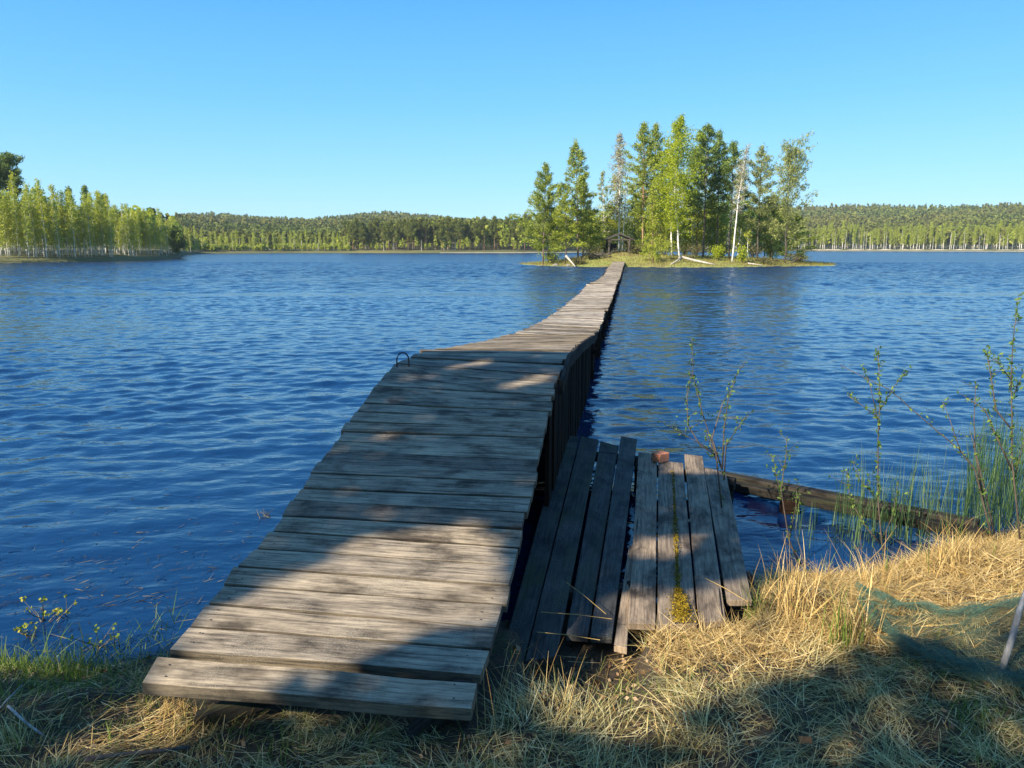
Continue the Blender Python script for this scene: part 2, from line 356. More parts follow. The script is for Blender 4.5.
def shoreY(x): return np.interp(x, SH[:,0], SH[:,1])
def gz(x, y):
    """height of the near bank"""
    d = shoreY(x)-np.asarray(y,float)
    h = np.where(d>0, .30*(1-np.exp(-d/.5))+.012*np.clip(d,0,30), .5*d)
    b = (vnoise(x,y,2.2,1)-.5)*.09+(vnoise(x,y,7,2)-.5)*.05
    mound = .06*np.exp(-(((x-3.1)/.9)**2+((y-4.2)/.6)**2))
    z = np.maximum(h+mound*(d>-.3)+b*np.clip((d+.1)/.5,0,1), -.8)
    ax = np.clip((x-.0)/.12,0,1)*np.clip((1.42-x)/.12,0,1); yl = np.interp(x,[0,.5,.56,.62,1.15,1.4],[2.95,3.0,3.05,3.44,3.52,3.74]); cap = ax*np.clip((y-yl+.12)/.12,0,1)
    jx = np.clip((x+1.45)/.15,0,1)*np.clip((.05-x)/.1,0,1)*np.clip((y-2.22)/.15,0,1)
    z = z-cap*np.maximum(z-.11,0)-jx*np.maximum(z-.235,0)*.85
    return z
xs = np.unique(np.concatenate([np.linspace(-60,-5,30), np.linspace(-5,6,240), np.linspace(6,60,30)]))
ys = np.unique(np.concatenate([np.linspace(-60,.5,40), np.linspace(.5,7,150), np.linspace(7,12,6)]))
X, Y = np.meshgrid(xs, ys); Z = gz(X, Y)
o = fastmesh('ground', np.stack([X.ravel(),Y.ravel(),Z.ravel()],1), gridquads(len(xs),len(ys)), M['soil'], smooth=True); tag(o, kind='structure')

# ------------------------------------------------------------ lake
def waves(X,Y,comps,seed):
    r=np.random.default_rng(seed); Z=np.zeros_like(X)
    for lam,rms,spread,cnt in comps:
        for _ in range(cnt):
            L=lam*r.uniform(.72,1.35); th=math.pi/2+.12+r.normal()*spread*.8; k=2*math.pi/L
            Z+=rms*math.sqrt(2/cnt)/k*np.sin(k*(np.cos(th)*X+np.sin(th)*Y)+r.uniform(0,6.28)+.8*vnoise(X,Y,.35,int(r.integers(1000)))*3.14)
    return Z*(.45+.55*vnoise(X,Y,.16,71)+.65*vnoise(X,Y*2.2,.045,72))
def lake():
    X0,X1,Y0,Y1 = -24.,24.,1.6,34.; dx=.055
    xs=np.arange(X0,X1+dx/2,dx); ys=np.arange(Y0,Y1+dx/2,dx); xs[-1]=X1; ys[-1]=Y1; X,Y=np.meshgrid(xs,ys)
    fade=np.clip((X-X0)/2,0,1)*np.clip((X1-X)/2,0,1)*np.clip((Y1-Y)/2,0,1)*np.clip((Y-Y0)/.5,0,1)
    Z=waves(X,Y,((1.9,.012,.5,6),(.95,.030,.6,12),(.52,.055,.75,20),(.27,.068,.95,30)),17)*fade*(.40+.60*np.clip((Y-4.0)/5,0,1))
    V1=np.stack([X.ravel(),Y.ravel(),Z.ravel()],1); Q1=gridquads(len(xs),len(ys))
    A0,A1,B0,B1=-85.,85.,Y1,112.; d2=.22
    x2=np.linspace(A0,A1,int((A1-A0)/d2)); y2=np.linspace(B0,B1,int((B1-B0)/d2)); X,Y=np.meshgrid(x2,y2)
    fade=np.clip((X-A0)/4,0,1)*np.clip((A1-X)/4,0,1)*np.clip((Y-B0)/1.5,0,1)*np.clip((B1-Y)/10,0,1)
    Z=waves(X,Y,((3,.012,.5,8),(1.5,.045,.7,16),(.85,.095,.85,28)),18)*fade
    V2=np.stack([X.ravel(),Y.ravel(),Z.ravel()],1); Q2=gridquads(len(x2),len(y2))
    B=1290.; O=np.array([(-B,-60,0),(X0,-60,0),(X1,-60,0),(B,-60,0),(X0,Y0,0),(X1,Y0,0),(-B,Y1,0),(X0,Y1,0),(X1,Y1,0),(B,Y1,0),
        (A0,B0,0),(A1,B0,0),(-B,B1,0),(A0,B1,0),(A1,B1,0),(B,B1,0),(-B,B,0),(B,B,0)],float)
    Q3=np.array([(0,1,7,6),(1,2,5,4),(2,3,9,8),(6,10,13,12),(11,9,15,14),(12,15,17,16)])
    n1=len(V1); n2=n1+len(V2)
    o=fastmesh('lake_water',np.concatenate([V1,V2,O]),np.concatenate([Q1,Q2+n1,Q3+n2]),M['water'],smooth=True); tag(o,kind='structure')
lake()

# ------------------------------------------------------------ far shores and hills
def az_of(px): return math.atan((px-512)/F*cp)
shp = [(-900,60),(-300,95),(0,121),(60,123),(110,127),(160,142),(178,160),(183,215),(200,262),(300,278),(420,268),(520,268),(600,300),(700,380),(815,430),(950,425),(1024,415),(1200,330),(1900,90)]
SA = np.array([az_of(a) for a,_ in shp]); SD = np.array([b for _,b in shp], float)
sk = [(-900,236),(-300,228),(0,216),(100,216),(150,217),(175,217),(215,214.5),(255,217.5),(310,219),(350,214.5),(385,211.5),(430,214.5),(480,219.5),(520,221),(600,219),(700,213),(815,207),(850,207),(900,209),(960,209.5),(1024,209),(1200,214),(1900,235)]
KA = np.array([az_of(a) for a,_ in sk]); KY = np.array([b for _,b in sk], float)
RH = 950.0
def farz(x, y):
    az = np.arctan2(x, y); r = np.hypot(x, y); D = np.interp(az, SA, SD)
    hh = H+(247-np.interp(az, KA, KY))/F*RH*cp - 14.5
    k = np.clip((r-D-45)/(RH-D-45), 0, 1); k = k**1.25
    z = .5+np.clip((r-D)/14,0,1)*.6+hh*k - np.clip((r-RH)/400,0,1)*hh*.7
    z = np.where(r<D+1.2, (r-D)*.45, z)
    return z+np.where(r>D+20,(vnoise(x,y,.02,5)-.5)*2*np.clip((r-D)/200,0,1),0)
azs = np.linspace(az_of(-900), az_of(1900), 320); rs = np.concatenate([[-6,0,1.2,3,8,16,30,50,75,105,140,180,220,270,330,400,480,560,650,740,820,880,920,960,1000,1050]])
A, K = np.meshgrid(azs, rs); DD = np.interp(A, SA, SD); R = DD+K; R = np.minimum(R, 1230)
X = R*np.sin(A); Y = R*np.cos(A); Z = farz(X,Y)
o = fastmesh('hills', np.stack([X.ravel(),Y.ravel(),Z.ravel()],1), gridquads(len(azs),len(rs)), M['forest_floor'], smooth=True); tag(o, kind='structure')
# pale strip of bare shore on the right and centre
for (p0,p1,wd,nm) in ((440,620,2.2,'shore'),(812,1060,5.5,'shore')):
    aa = np.linspace(az_of(p0), az_of(p1), 60); D = np.interp(aa, SA, SD)
    edge = wd*(.6+.5*vnoise(aa*200, aa*0, 1, 9))
    r0 = D-.5; r1 = D+edge
    V = np.concatenate([np.stack([r0*np.sin(aa), r0*np.cos(aa), 0*aa+.05],1), np.stack([r1*np.sin(aa), r1*np.cos(aa), 0*aa+.05+.17*edge],1)])
    i = np.arange(59); Q = np.stack([i,i+1,i+61,i+60],1)
    tag(fastmesh(nm, V, Q, M['sand']), kind='structure')

# far forest as one mass
rng = np.random.default_rng(11)
def scatter_forest(n, p0, p1, r_lo, r_hi, hmin, hmax, kind, ncard, csz, skip=12, rpow=1.0):
    az = rng.uniform(az_of(p0), az_of(p1), n); D = np.interp(az, SA, SD)
    u = rng.random(n)**rpow; r = D+skip+(u*(r_hi-r_lo)+r_lo); r = np.where(r>RH+60, rng.uniform(D+skip, RH+60), r)
    x = r*np.sin(az); y = r*np.cos(az); z = farz(x,y); px_=512+F*np.tan(az)/cp; hf=np.interp(px_,[150,340,420,520,700,830],[.40,.52,.90,.93,.85,.80]); hf=hf+(1-hf)*np.clip((r-D-20)/260,0,1); h = rng.uniform(hmin,hmax,n)*np.where(px_<178,np.interp(px_,[0,60,100,140,176],[.98,.90,.84,.72,.64]),hf)
    t_ = rng.random((n,ncard))**.8
    if kind == 'pine': rad_ = (1-t_)**.75*h[:,None]*.15+.25; cb = .32
    else: rad_ = np.sin(np.clip(t_,0.04,1)*math.pi)**.6*h[:,None]*.13+.15; cb = .30
    a = rng.uniform(0,6.283,(n,ncard)); rr = rad_*np.sqrt(rng.random((n,ncard)))
    C = np.stack([x[:,None]+rr*np.cos(a), y[:,None]+rr*np.sin(a), z[:,None]+h[:,None]*(cb+(1-cb)*t_)],2).reshape(-1,3)
    sc = (csz*(.6+.8*rng.random(n*ncard)))*np.repeat(.8+.4*h/hmax, ncard)
    V, Q = cards(C, sc, rng)
    return V, Q
parts = []
parts.append((scatter_forest(4600, 170, 1080, 0, 200, 9, 13, 'pine', 60, .95, 14), 0))
parts.append((scatter_forest(11000, 150, 1080, 120, 900, 8, 13.5, 'pine', 26, 1.7, 14, .8), 0))
parts.append((scatter_forest(420, 184, 350, 0, 14, 2.5, 5.0, 'birch', 40, .55, 3), 1))
parts.append((scatter_forest(110, 350, 600, 0, 16, 2.0, 6.0, 'birch', 40, .55, 3), 1))
parts.append((scatter_forest(900, 120, 1080, 0, 130, 7, 11, 'birch', 46, 1.0, 8), 1))
parts.append((scatter_forest(520, -60, 176, 6, 60, 6.2, 9.2, 'birch', 110, .36, 8), 1))
parts.append((scatter_forest(160, -60, 170, 25, 100, 8, 10.5, 'pine', 90, .7, 10), 0))
Vs=[];Qs=[];Ms=[];n=0
for (V,Q),mi in parts: Vs.append(V); Qs.append(Q+n); Ms.append(np.full(len(Q),mi)); n+=len(V)
# stems of the mass
def stems(n, p0, p1, rmax, h, w_, skip):
    az = rng.uniform(az_of(p0), az_of(p1), n); r = np.interp(az, SA, SD)+skip+rng.random(n)*rmax
    x=r*np.sin(az); y=r*np.cos(az); z=farz(x,y); hh=h*(.7+.5*rng.random(n)); b=np.stack([x,y,z],1); tx=rng.normal(size=n)*.25
    A_=np.array([w_,0,0]); B_=np.array([-w_/2,w_*.8,0]); C_=np.array([-w_/2,-w_*.8,0]); T=np.stack([tx,0*tx,hh],1)
    V=np.stack([b+A_,b+B_,b+C_,b+T+A_*.4,b+T+B_*.4,b+T+C_*.4],1).reshape(-1,3)
    i=np.arange(n)*6; Q=np.concatenate([np.stack([i+a,i+b_,i+b_+3,i+a+3],1) for a,b_ in ((0,1),(1,2),(2,0))]); return V,Q
for a,mi in ((stems(110,-60,172,30,6,.05,5),2),(stems(200,340,560,60,7,.09,8),3),(stems(220,700,1080,30,8,.11,6),2),(stems(90,180,460,40,4,.09,6),2)):
    Vs.append(a[0]); Qs.append(a[1]+n); Ms.append(np.full(len(a[1]),mi)); n+=len(a[0])
o = fastmesh('forest', np.concatenate(Vs), np.concatenate(Qs), [M['far_pine'],M['far_birch'],M['birch_bark'],M['pine_bark_warm']], mi=np.concatenate(Ms))
tag(o, 'dense mixed pine and birch forest covering the low hills and far shores', 'forest', kind='stuff')

# ------------------------------------------------------------ tree builder
def crown_profile(kind, t_):
    if kind == 'cone': return (1-t_)**.8*.95+.06
    if kind == 'pine': return np.sin(np.clip(.18+t_*.82,0,1)*math.pi)**.7*.9+.12*(1-t_)
    if kind == 'flat': return .5+.5*np.sin(t_*math.pi)
    if kind == 'fan':  return .75+.45*np.sin(t_*math.pi*.9)-.35*t_**3
    if kind == 'birch': return np.sin(np.clip(.12+t_*.88,0,1)*math.pi)**.75
    return 1-t_
def make_tree(name, base, top, width, cb, style, leaf, bark, label=None, cat='tree', group=None, seed=0, density=1.0, csz=.2, shape='pine', trunk_r=None, lean=0, nbr=None, up=.35, extra_trunk=None, flat_y=1.0):
    r = np.random.default_rng(seed+1000); base = np.asarray(base, float); top = np.asarray(top, float)
    root = empty(name, base, label, cat, group)
    ht = top[2]-base[2]; tr = trunk_r or ht*.0065+.03
    k = np.linspace(0,1,9); bend = np.stack([np.sin(k*math.pi)*lean+r.normal(size=9)*.04*(k>0), r.normal(size=9)*.05*(k>0), 0*k],1)
    pts = base+(top-base)*k[:,None]+bend
    pts[0,2] -= .15
    mt = MB(); mt.tube(pts, tr*(1-k*.92), 7)
    if extra_trunk is not None:
        for e in extra_trunk:
            q = base+(top-base)*k[:,None]*.7+np.array([e,0,0])*(.4+k[:,None]*.6); q[0] = base+np.array([e*.4,0,-.15]); mt.tube(q, tr*.7*(1-k*.9), 6)
    def tp(u): return np.array([np.interp(u,k,pts[:,i]) for i in range(3)])
    nb = nbr or int((1-cb)*ht*(5.4 if style!='birch' else 6)); C=[]; Dv=[]
    for i in range(nb):
        u = cb+(1-cb)*((i+r.random())/nb)**(.95); t_ = (u-cb)/(1-cb)
        az = i*2.4+r.normal()*.5; L = width*.5*crown_profile(shape, t_)*(.72+.5*r.random())
        if r.random()<.10: L *= 1.25
        p0 = tp(u); el = up+ (t_-.35)*.8 + r.normal()*.12
        dv = np.array([math.cos(az)*math.cos(el), math.sin(az)*math.cos(el)*flat_y, math.sin(el)])
        droop = -.12 if style!='birch' else -.28
        p1 = p0+dv*L*.55; p2 = p0+dv*L+np.array([0,0,droop*L if style=='birch' else .06*L])
        br = max(.012, tr*.28*(1-t_*.7)); mt.tube([p0,p1,p2],[br,br*.6,br*.2],4, cap=False)
        m_ = max(3,int(L*(12 if style!='birch' else 14)*density))
        s_ = .22+.8*r.random(m_)**.8
        pc = np.where(s_[:,None]<.55, p0+(p1-p0)*(s_[:,None]/.55), p1+(p2-p1)*((s_[:,None]-.55)/.45))
        sd_ = .10*L+.10 if style=='birch' else .055*L+.07
        pc = pc+r.normal(size=(m_,3))*np.array([sd_,sd_,sd_*(.30 if style!='birch' else .9)])
        if style=='birch': pc[:,2] -= np.abs(r.normal(size=m_))*.22*s_
        C.append(pc); Dv.append(np.repeat(dv[None],m_,0))
    m_ = int(10*density); C.append(top+r.normal(size=(m_,3))*[.12,.12,.25]-[0,0,.2]); Dv.append(np.repeat([[0,0,1.]],m_,0))
    C = np.concatenate(C); Dv = np.concatenate(Dv)
    kk = 11 if style!='birch' else 7
    CC = np.repeat(C,kk,0)+r.normal(size=(len(C)*kk,3))*csz*(.75 if style=='birch' else .62)
    V, Q = cards(CC, csz*(1.15 if style!='birch' else 1.0)*(.6+.8*r.random(len(CC))), r, .36 if style!='birch' else .75, dirs=np.repeat(Dv,kk,0) if style!='birch' else None)
    mt.build('trunk', bark, root, smooth=True, loc=base)
    fastmesh('crown', V, Q, leaf, parent=root, loc=base)
    return root
def copy_tree(root, loc, rz, sc, label=None, group=None):
    r = root.copy(); COL.objects.link(r); r.location = loc; r.rotation_euler = (0,0,rz); r.scale = (sc[0],sc[0],sc[1])
    if label: r['label'] = label
    if group: r['group'] = group
    for ch in root.children:
        c = ch.copy(); COL.objects.link(c); c.parent = r
    return r

# ------------------------------------------------------------ island
IC = np.array([19.3, 93.0]); IA, IB = 19.3, 13.2
def iz(x, y):
    dx=(np.asarray(x,float)-IC[0])/IA; dy=(np.asarray(y,float)-IC[1])/IB
    an=np.arctan2(dy,dx); rho=np.hypot(dx,dy)/(1+.05*np.sin(3*an+1)+.03*np.sin(7*an))
    h=.9*np.clip(1-rho**2,-.4,1)*(1-.55*np.clip(np.abs(dx)-.55,0,.45)/.45)
    h=h+.75*np.exp(-(((x-12.5)/4.5)**2+((y-91)/5)**2))
    return h+(vnoise(x,y,.5,3)-.5)*.25*np.clip(1-rho,0,1)
xs=np.linspace(-3,41,110); ys=np.linspace(76,109,80); X,Y=np.meshgrid(xs,ys); Z=iz(X,Y)
o=fastmesh('island', np.stack([X.ravel(),Y.ravel(),Z.ravel()],1), gridquads(110,80), M['island_soil'], smooth=True); tag(o, kind='structure')
def blades(base, L, wdt, az, lean, curl, rng_, seg=3):
    """grass blades as curved strips"""
    n=len(base); L=L[:,None]; s=np.linspace(0,1,seg+1)[None,:]
    th=lean[:,None]+curl[:,None]*s             # angle from vertical
    ds=L/seg
    hx=np.concatenate([np.zeros((n,1)), np.cumsum(np.sin((th[:,1:]+th[:,:-1])/2)*ds,1)],1)
    hz=np.concatenate([np.zeros((n,1)), np.cumsum(np.cos((th[:,1:]+th[:,:-1])/2)*ds,1)],1)
    ca,sa=np.cos(az)[:,None],np.sin(az)[:,None]
    ctr=np.stack([base[:,0:1]+hx*ca, base[:,1:2]+hx*sa, base[:,2:3]+hz],2)
    ww=(wdt[:,None]*(1-s**2*.85)/2); side=np.stack([-sa*ww, ca*ww, ww*0+ww*.25*rng_.normal(size=(n,1))],2)
    V=np.stack([ctr-side, ctr+side],2).reshape(n,-1,3); m_=(seg+1)*2
    idx=np.arange(n)[:,None,None]*m_; q=np.array([[2*k,2*k+1,2*k+3,2*k+2] for k in range(seg)])[None]
    return V.reshape(-1,3), (idx+q).reshape(-1,4)
r=np.random.default_rng(21); n=26000
bx=r.uniform(-1,39,n); by=r.uniform(79,96,n); bz=iz(bx,by); k=(bz>.03)&(bz<2); bx,by,bz=bx[k],by[k],bz[k]; n=len(bx)
V,Q=blades(np.stack([bx,by,bz],1), r.uniform(.08,.32,n), r.uniform(.025,.05,n), r.uniform(0,6.28,n), r.uniform(0,.6,n), r.uniform(0,.8,n), r, 1)
tag(fastmesh('island_grass', V, Q, M['island_grass']), 'low yellow green grass covering the island shore', 'grass', kind='stuff')

def itree(name, bx_, by_px, tx, ty, Yd, wpx, cb, style, leaf, bark, label, **kw):
    b = PY(bx_, 260, Yd); b[2] = float(iz(b[0], b[1])); tpt = PY(tx, ty, Yd)
    return make_tree(name, b, tpt, wpx/F*Yd*1.02, cb, style, M[leaf], M[bark], label=label, **kw)
itree('pine_tree',543,262,546,166,88,58,.14,'pine','pine_leaf','pine_bark','pine with pointed crown at the far left tip of the island',seed=1,shape='cone',density=1.15)
itree('pine_tree',549,262,551,196,90,30,.25,'pine','pine_leaf','dark_bark','small dark stemmed pine just right of the leftmost island pine',seed=2,shape='cone')
itree('pine_tree',565,266,559,186,86,34,.25,'pine','larch_leaf','dark_bark','short crooked pine leaning left over the driftwood on the island',seed=3,shape='cone',lean=.5)
itree('pine_tree',578,258,576,144,89,54,.20,'pine','pine_leaf','pine_bark','tall broad pine left of the shelter with open layered boughs',seed=4,shape='cone',density=1.2)
itree('pine_tree',583,258,584,180,92,30,.2,'pine','larch_leaf','pine_bark_warm','shorter yellowish pine behind the tall pine left of the shelter',seed=5,shape='cone')
itree('birch_tree',604,256,603,172,97,24,.25,'pine','pine_blue','birch_bark','thin greyish young tree between the tall left pine and the shelter',seed=6,shape='cone',density=.8,csz=.17)
itree('birch_tree',619,250,620,133,95,34,.28,'birch','birch_pale','birch_bark','tall pale birch almost bare of leaves right behind the shelter',seed=7,shape='birch',density=.85,csz=.12,extra_trunk=[.9],up=.9)
itree('birch_tree',624,252,614,176,98,30,.3,'birch','birch_leaf','birch_bark','short light green birch behind the shelter roof',seed=8,shape='birch',density=.5,csz=.16,up=.7)
itree('pine_tree',642,252,644,124,91,36,.25,'pine','pine_leaf','pine_bark_warm','tall slender pine just right of the shelter',seed=9,shape='pine',density=1.05)
itree('pine_tree',652,252,656,125,94,30,.3,'pine','pine_leaf','pine_bark','twin topped tall pine touching the bright birch from the left',seed=10,shape='pine',extra_trunk=[.8])
itree('larch_tree',653,264,652,185,83.5,30,.06,'birch','larch_leaf','pine_bark_warm','young yellow green larch at the water right of the jetty end',seed=11,shape='cone',density=.8,csz=.16)
itree('birch_tree',680,261,681,116,84.5,50,.18,'birch','birch_bright','birch_bark','tallest bright green birch with curved white trunk in the middle of the island',seed=12,shape='birch',density=1.25,csz=.15,lean=-.5,trunk_r=.11,up=.75)
itree('birch_tree',672,256,668,150,92,34,.25,'birch','birch_leaf','birch_bark','green birch half hidden behind the tallest bright birch',seed=13,shape='birch',density=.8,csz=.17,up=.7)
itree('pine_tree',703,256,708,126,90,42,.34,'pine','pine_dark','pine_bark','tall dense dark pine right of the bright green birch',seed=14,shape='pine',density=1.35)
itree('pine_tree',697,256,697,150,95,30,.35,'pine','pine_leaf','dark_bark','narrow pine behind the tall dense dark pine',seed=15,shape='pine')
itree('pine_tree',716,256,720,136,92,28,.36,'pine','pine_leaf','pine_bark','pine with light green top beside the dense dark pine',seed=16,shape='pine')
itree('pine_tree',729,257,734,143,89,40,.38,'pine','pine_dark','dark_bark','dark pine with bare lower stem left of the leaning birch',seed=17,shape='cone',density=1.2)
itree('birch_tree',732,263,748,145,84,22,.42,'birch','birch_pale','birch_bark','leafless birch with white trunk leaning right',seed=18,shape='birch',density=.7,csz=.11,trunk_r=.10,lean=-.2,up=.9)
itree('pine_tree',757,258,762,148,90,34,.20,'pine','pine_blue','dark_bark','bluish slender pine right of the leaning birch',seed=19,shape='pine',density=.85)
itree('pine_tree',772,259,770,200,92,40,.15,'pine','pine_dark','dark_bark','low dark bushy pine between the two rightmost tall pines',seed=20,shape='pine')
itree('pine_tree',785,262,791,158,86,56,.14,'pine','pine_blue','dark_bark','broad wide branching pine at the right end of the island',seed=21,shape='fan',density=.62,up=.75,nbr=46)
itree('pine_tree',797,261,797,215,90,36,.12,'pine','pine_leaf','dark_bark','short bushy pine at the foot of the broad rightmost pine',seed=22,shape='pine',up=0)
itree('birch_tree',748,262,748,232,85,8,.75,'birch','birch_leaf','birch_bark','short broken pale stem at the water right of the leaning birch',seed=23,density=.3)
itree('birch_tree',738,257,741,158,97,26,.4,'birch','birch_pale','birch_bark','thin grey birch behind the leaning white trunk',seed=24,density=.8,csz=.13,up=.8)
# thin stems behind, individually standing
und = [(590,210,'birch_leaf'),(612,205,'birch_leaf'),(634,195,'larch_leaf'),(645,190,'birch_leaf'),(661,180,'birch_leaf'),(667,200,'larch_leaf'),(686,175,'birch_leaf'),(692,190,'birch_leaf'),(709,200,'larch_leaf'),(714,195,'birch_leaf'),(723,205,'birch_leaf'),(745,205,'birch_leaf'),(765,212,'larch_leaf'),(777,208,'birch_leaf')]
for i,(px,ty,lf) in enumerate(und):
    itree('young_tree',px,257,px+(i%3-1)*2,ty,96+(i*37%7),30,.18,'birch',lf,'birch_bark' if i%2 else 'dark_bark','slim young tree in the thicket between the large island trees',cat='tree',group='young trees filling the island thicket',seed=40+i,density=.65,csz=.2,up=.5,trunk_r=.07)

# shrubs on the island
def shrub(loc, w_, h_, leaf, label, group=None, seed=0, n=700, csz=.16):
    r=np.random.default_rng(seed+5); root=empty('shrub', loc, label, 'shrub', group); mt=MB(); C=[]
    for i in range(14):
        a=r.uniform(0,6.28); q=np.array([math.cos(a)*w_*.5*r.uniform(.3,1), math.sin(a)*w_*.4*r.uniform(.3,1), h_*r.uniform(.5,1)]); p0=np.array(loc)
        mt.tube([p0-[0,0,.05],p0+q*[.4,.4,.6],p0+q],[.025,.018,.008],4,cap=False); C.append(p0+q*r.uniform(.35,1.05,(n//14,1))+r.normal(size=(n//14,3))*[.12*w_,.12*w_,.12*h_])
    mt.build('stems', M['dark_bark'], root, loc=loc); V,Q=cards(np.concatenate(C), csz, r, .8); fastmesh('foliage', V, Q, M[leaf], parent=root, loc=loc)
    return root
for i,(px,Yd,w_,h_,lf,lb) in enumerate([(590,88,3.0,1.3,'shrub_leaf','dark brown bush left of the shelter on the island'),(636,89,2.6,1.3,'shrub_leaf','dark bush right of the shelter on the island'),
        (578,84,2.0,.9,'shrub_leaf','low dark bush below the tall left island pine'),(718,86,2.2,1.6,'birch_bright','bright green bush left of the foot of the leaning birch'),
        (742,84,1.5,1.8,'birch_bright','bright green bush right of the foot of the leaning birch'),(770,84,4.5,.8,'shrub_leaf','wide low dark bush under the right island pines'),
        (695,93,4,1.6,'shrub_leaf','dark bush among the trunks in the middle of the island'),(722,92,3.5,1.5,'shrub_leaf','dark bush under the bare stemmed dark pine'),(797,87,2.6,1.1,'shrub_leaf','brownish bush at the right end of the island'),
        (664,90,3,1.7,'larch_leaf','yellow green bush behind the young larch'),(770,93,2.2,2.3,'birch_leaf','tall green bush beside the bluish pine'),(605,92,3,1.8,'birch_leaf','light green bush behind the left shelter post'),(752,92,3,1.7,'shrub_leaf','dark bush behind the short broken pale stem'),(684,97,4,2.6,'larch_leaf','yellow green thicket behind the foot of the tallest bright birch'),(648,97,3.5,2.4,'birch_leaf','light green thicket behind the tall pines right of the shelter'),(552,90,2.6,1.4,'larch_leaf','yellow green bush below the leftmost island pines')]):
    b=PY(px,260,Yd); b[2]=float(iz(b[0],b[1])); shrub(b, w_, h_, lf, lb, seed=i)

# driftwood logs
def log(pts, r_, label, mat='bleached_log', name='fallen_log', nb=0):
    mt=MB(); k=np.linspace(1,.5,len(pts)); mt.tube(pts, r_*k, 7); o=mt.build(name, M[mat], smooth=True, loc=pts[0]); return tag(o, label, 'log')
def IP(px, Yd, dz=.12): b=PY(px,260,Yd); b[2]=float(iz(b[0],b[1]))+dz; return b
log([IP(682,83.5,.5),IP(694,82.3,.3),IP(708,81.2,.15),IP(716,81,.02)], .14, 'bleached fallen trunk lying right of the bright green birch')
log([IP(682,83.5,.5),IP(676,82,.2),IP(671,81.2,.03)], .12, 'bleached branch lying left of the bright green birch foot')
a=PY(566,256,83.5); log([a,PY(571,261.5,82.8),IP(576,81.8,.02)], .13, 'pale driftwood log slanting into the water near the crooked pine')
log([IP(748,83,.1),IP(756,82.5,.1),IP(764,82.2,.05)], .10, 'pale fallen branch on the right island shore')
log([IP(797,85,.7),IP(793,84.8,.2),IP(786,84.6,.1)], .10, 'dark twisted root standing up at the right end of the island', 'dark_bark')
for i,(px,Yd,s_,lb) in enumerate([(556,83.6,.5,'larger brown stone at the foot of the crooked pine'),(569,82.6,.4,'smaller brown stone by the driftwood log')]):
    b=IP(px,Yd+1.2,.02); s_*=.55; mt=MB(); r=np.random.default_rng(i); V=[];Fc=[]
    for a_ in range(5):
        for k_ in range(9):
            ph=math.pi*a_/4; th=2*math.pi*k_/9; V.append(b+s_*np.array([math.sin(ph)*math.cos(th)*1.3,math.sin(ph)*math.sin(th),math.cos(ph)*.6])*(1+.15*r.random()))
    for a_ in range(4):
        for k_ in range(9): Fc.append((a_*9+k_,a_*9+(k_+1)%9,(a_+1)*9+(k_+1)%9,(a_+1)*9+k_))
    mt.add(V,Fc); tag(mt.build('stone', M['stone'], smooth=True, loc=b), lb, 'stone')

# shelter: open gabled roof on posts
b=PY(618,252,89.5); b[2]=float(iz(b[0],b[1])); sh=empty('shelter', b, 'small dark open shelter with gabled roof at the landing of the jetty', 'shelter')
def bbox(mb, x0,x1,y0,y1,z0,z1,**k): mb.box([(x0,y0,z0),(x1,y0,z0),(x1,y1,z0),(x0,y1,z0),(x0,y0,z1),(x1,y0,z1),(x1,y1,z1),(x0,y1,z1)],**k)
hw=1.75; eave=PY(604,239.5,89.5)[2]-b[2]; apex=PY(618,233.5,89.5)[2]-b[2]
for s_ in (-1,1):
    mt=MB(); x0,x1=0,s_*hw; th=.12
    q=[(0,-1.2,apex-th),(x1,-1.2,eave-th),(x1,1.6,eave-th),(0,1.6,apex-th),(0,-1.2,apex),(x1,-1.2,eave),(x1,1.6,eave),(0,1.6,apex)]
    if s_<0: q=[q[1],q[0],q[3],q[2],q[5],q[4],q[7],q[6]]
    mt.box(np.array(q)+b); mt.build('roof', M['roof_dark'], sh, loc=b)
    for yy in (-1.0,1.3):
        mt=MB(); xx=s_*1.15; mt.tube([b+[xx,yy,-.2],b+[xx,yy,eave]],.11,6); mt.tube([b+[xx,yy,eave*.6],b+[xx*.6,yy,eave+.1]],.06,5); mt.build('post', M['dark_bark'], sh, loc=b)
mt=MB(); mt.tube([b+[-1.6,-1.0,eave-.05],b+[1.6,-1.0,eave-.05]],.09,6); mt.build('beam', M['dark_bark'], sh, loc=b)
mt=MB(); bbox(mt,b[0]-1.1,b[0]-.2,b[1]-.7,b[1]-.3,b[2]+.35,b[2]+.45); bbox(mt,b[0]-1.0,b[0]-.85,b[1]-.65,b[1]-.35,b[2]-.1,b[2]+.352); bbox(mt,b[0]-.45,b[0]-.3,b[1]-.65,b[1]-.35,b[2]-.1,b[2]+.352); bbox(mt,b[0]-1.1,b[0]-.2,b[1]-.28,b[1]-.2,b[2]+.3,b[2]+1.0)
tag(mt.build('bench', M['under'], loc=b), 'dark wooden bench under the left side of the shelter roof', 'bench')
# firewood heap
mt=MB(); r=np.random.default_rng(4); hb=IP(596,87,.05)
for i in range(22):
    p_=hb+np.array([r.normal()*.7,r.normal()*.4,.1+.5*r.random()*1]); a_=r.uniform(-.5,.5); q_=p_+np.array([math.cos(a_),math.sin(a_),r.normal()*.2])*r.uniform(.5,1.1); mt.tube([p_,q_],.05,5)
tag(mt.build('brushwood_pile', M['dark_bark'], loc=hb), 'pile of dark brushwood left of the shelter', 'wood pile')

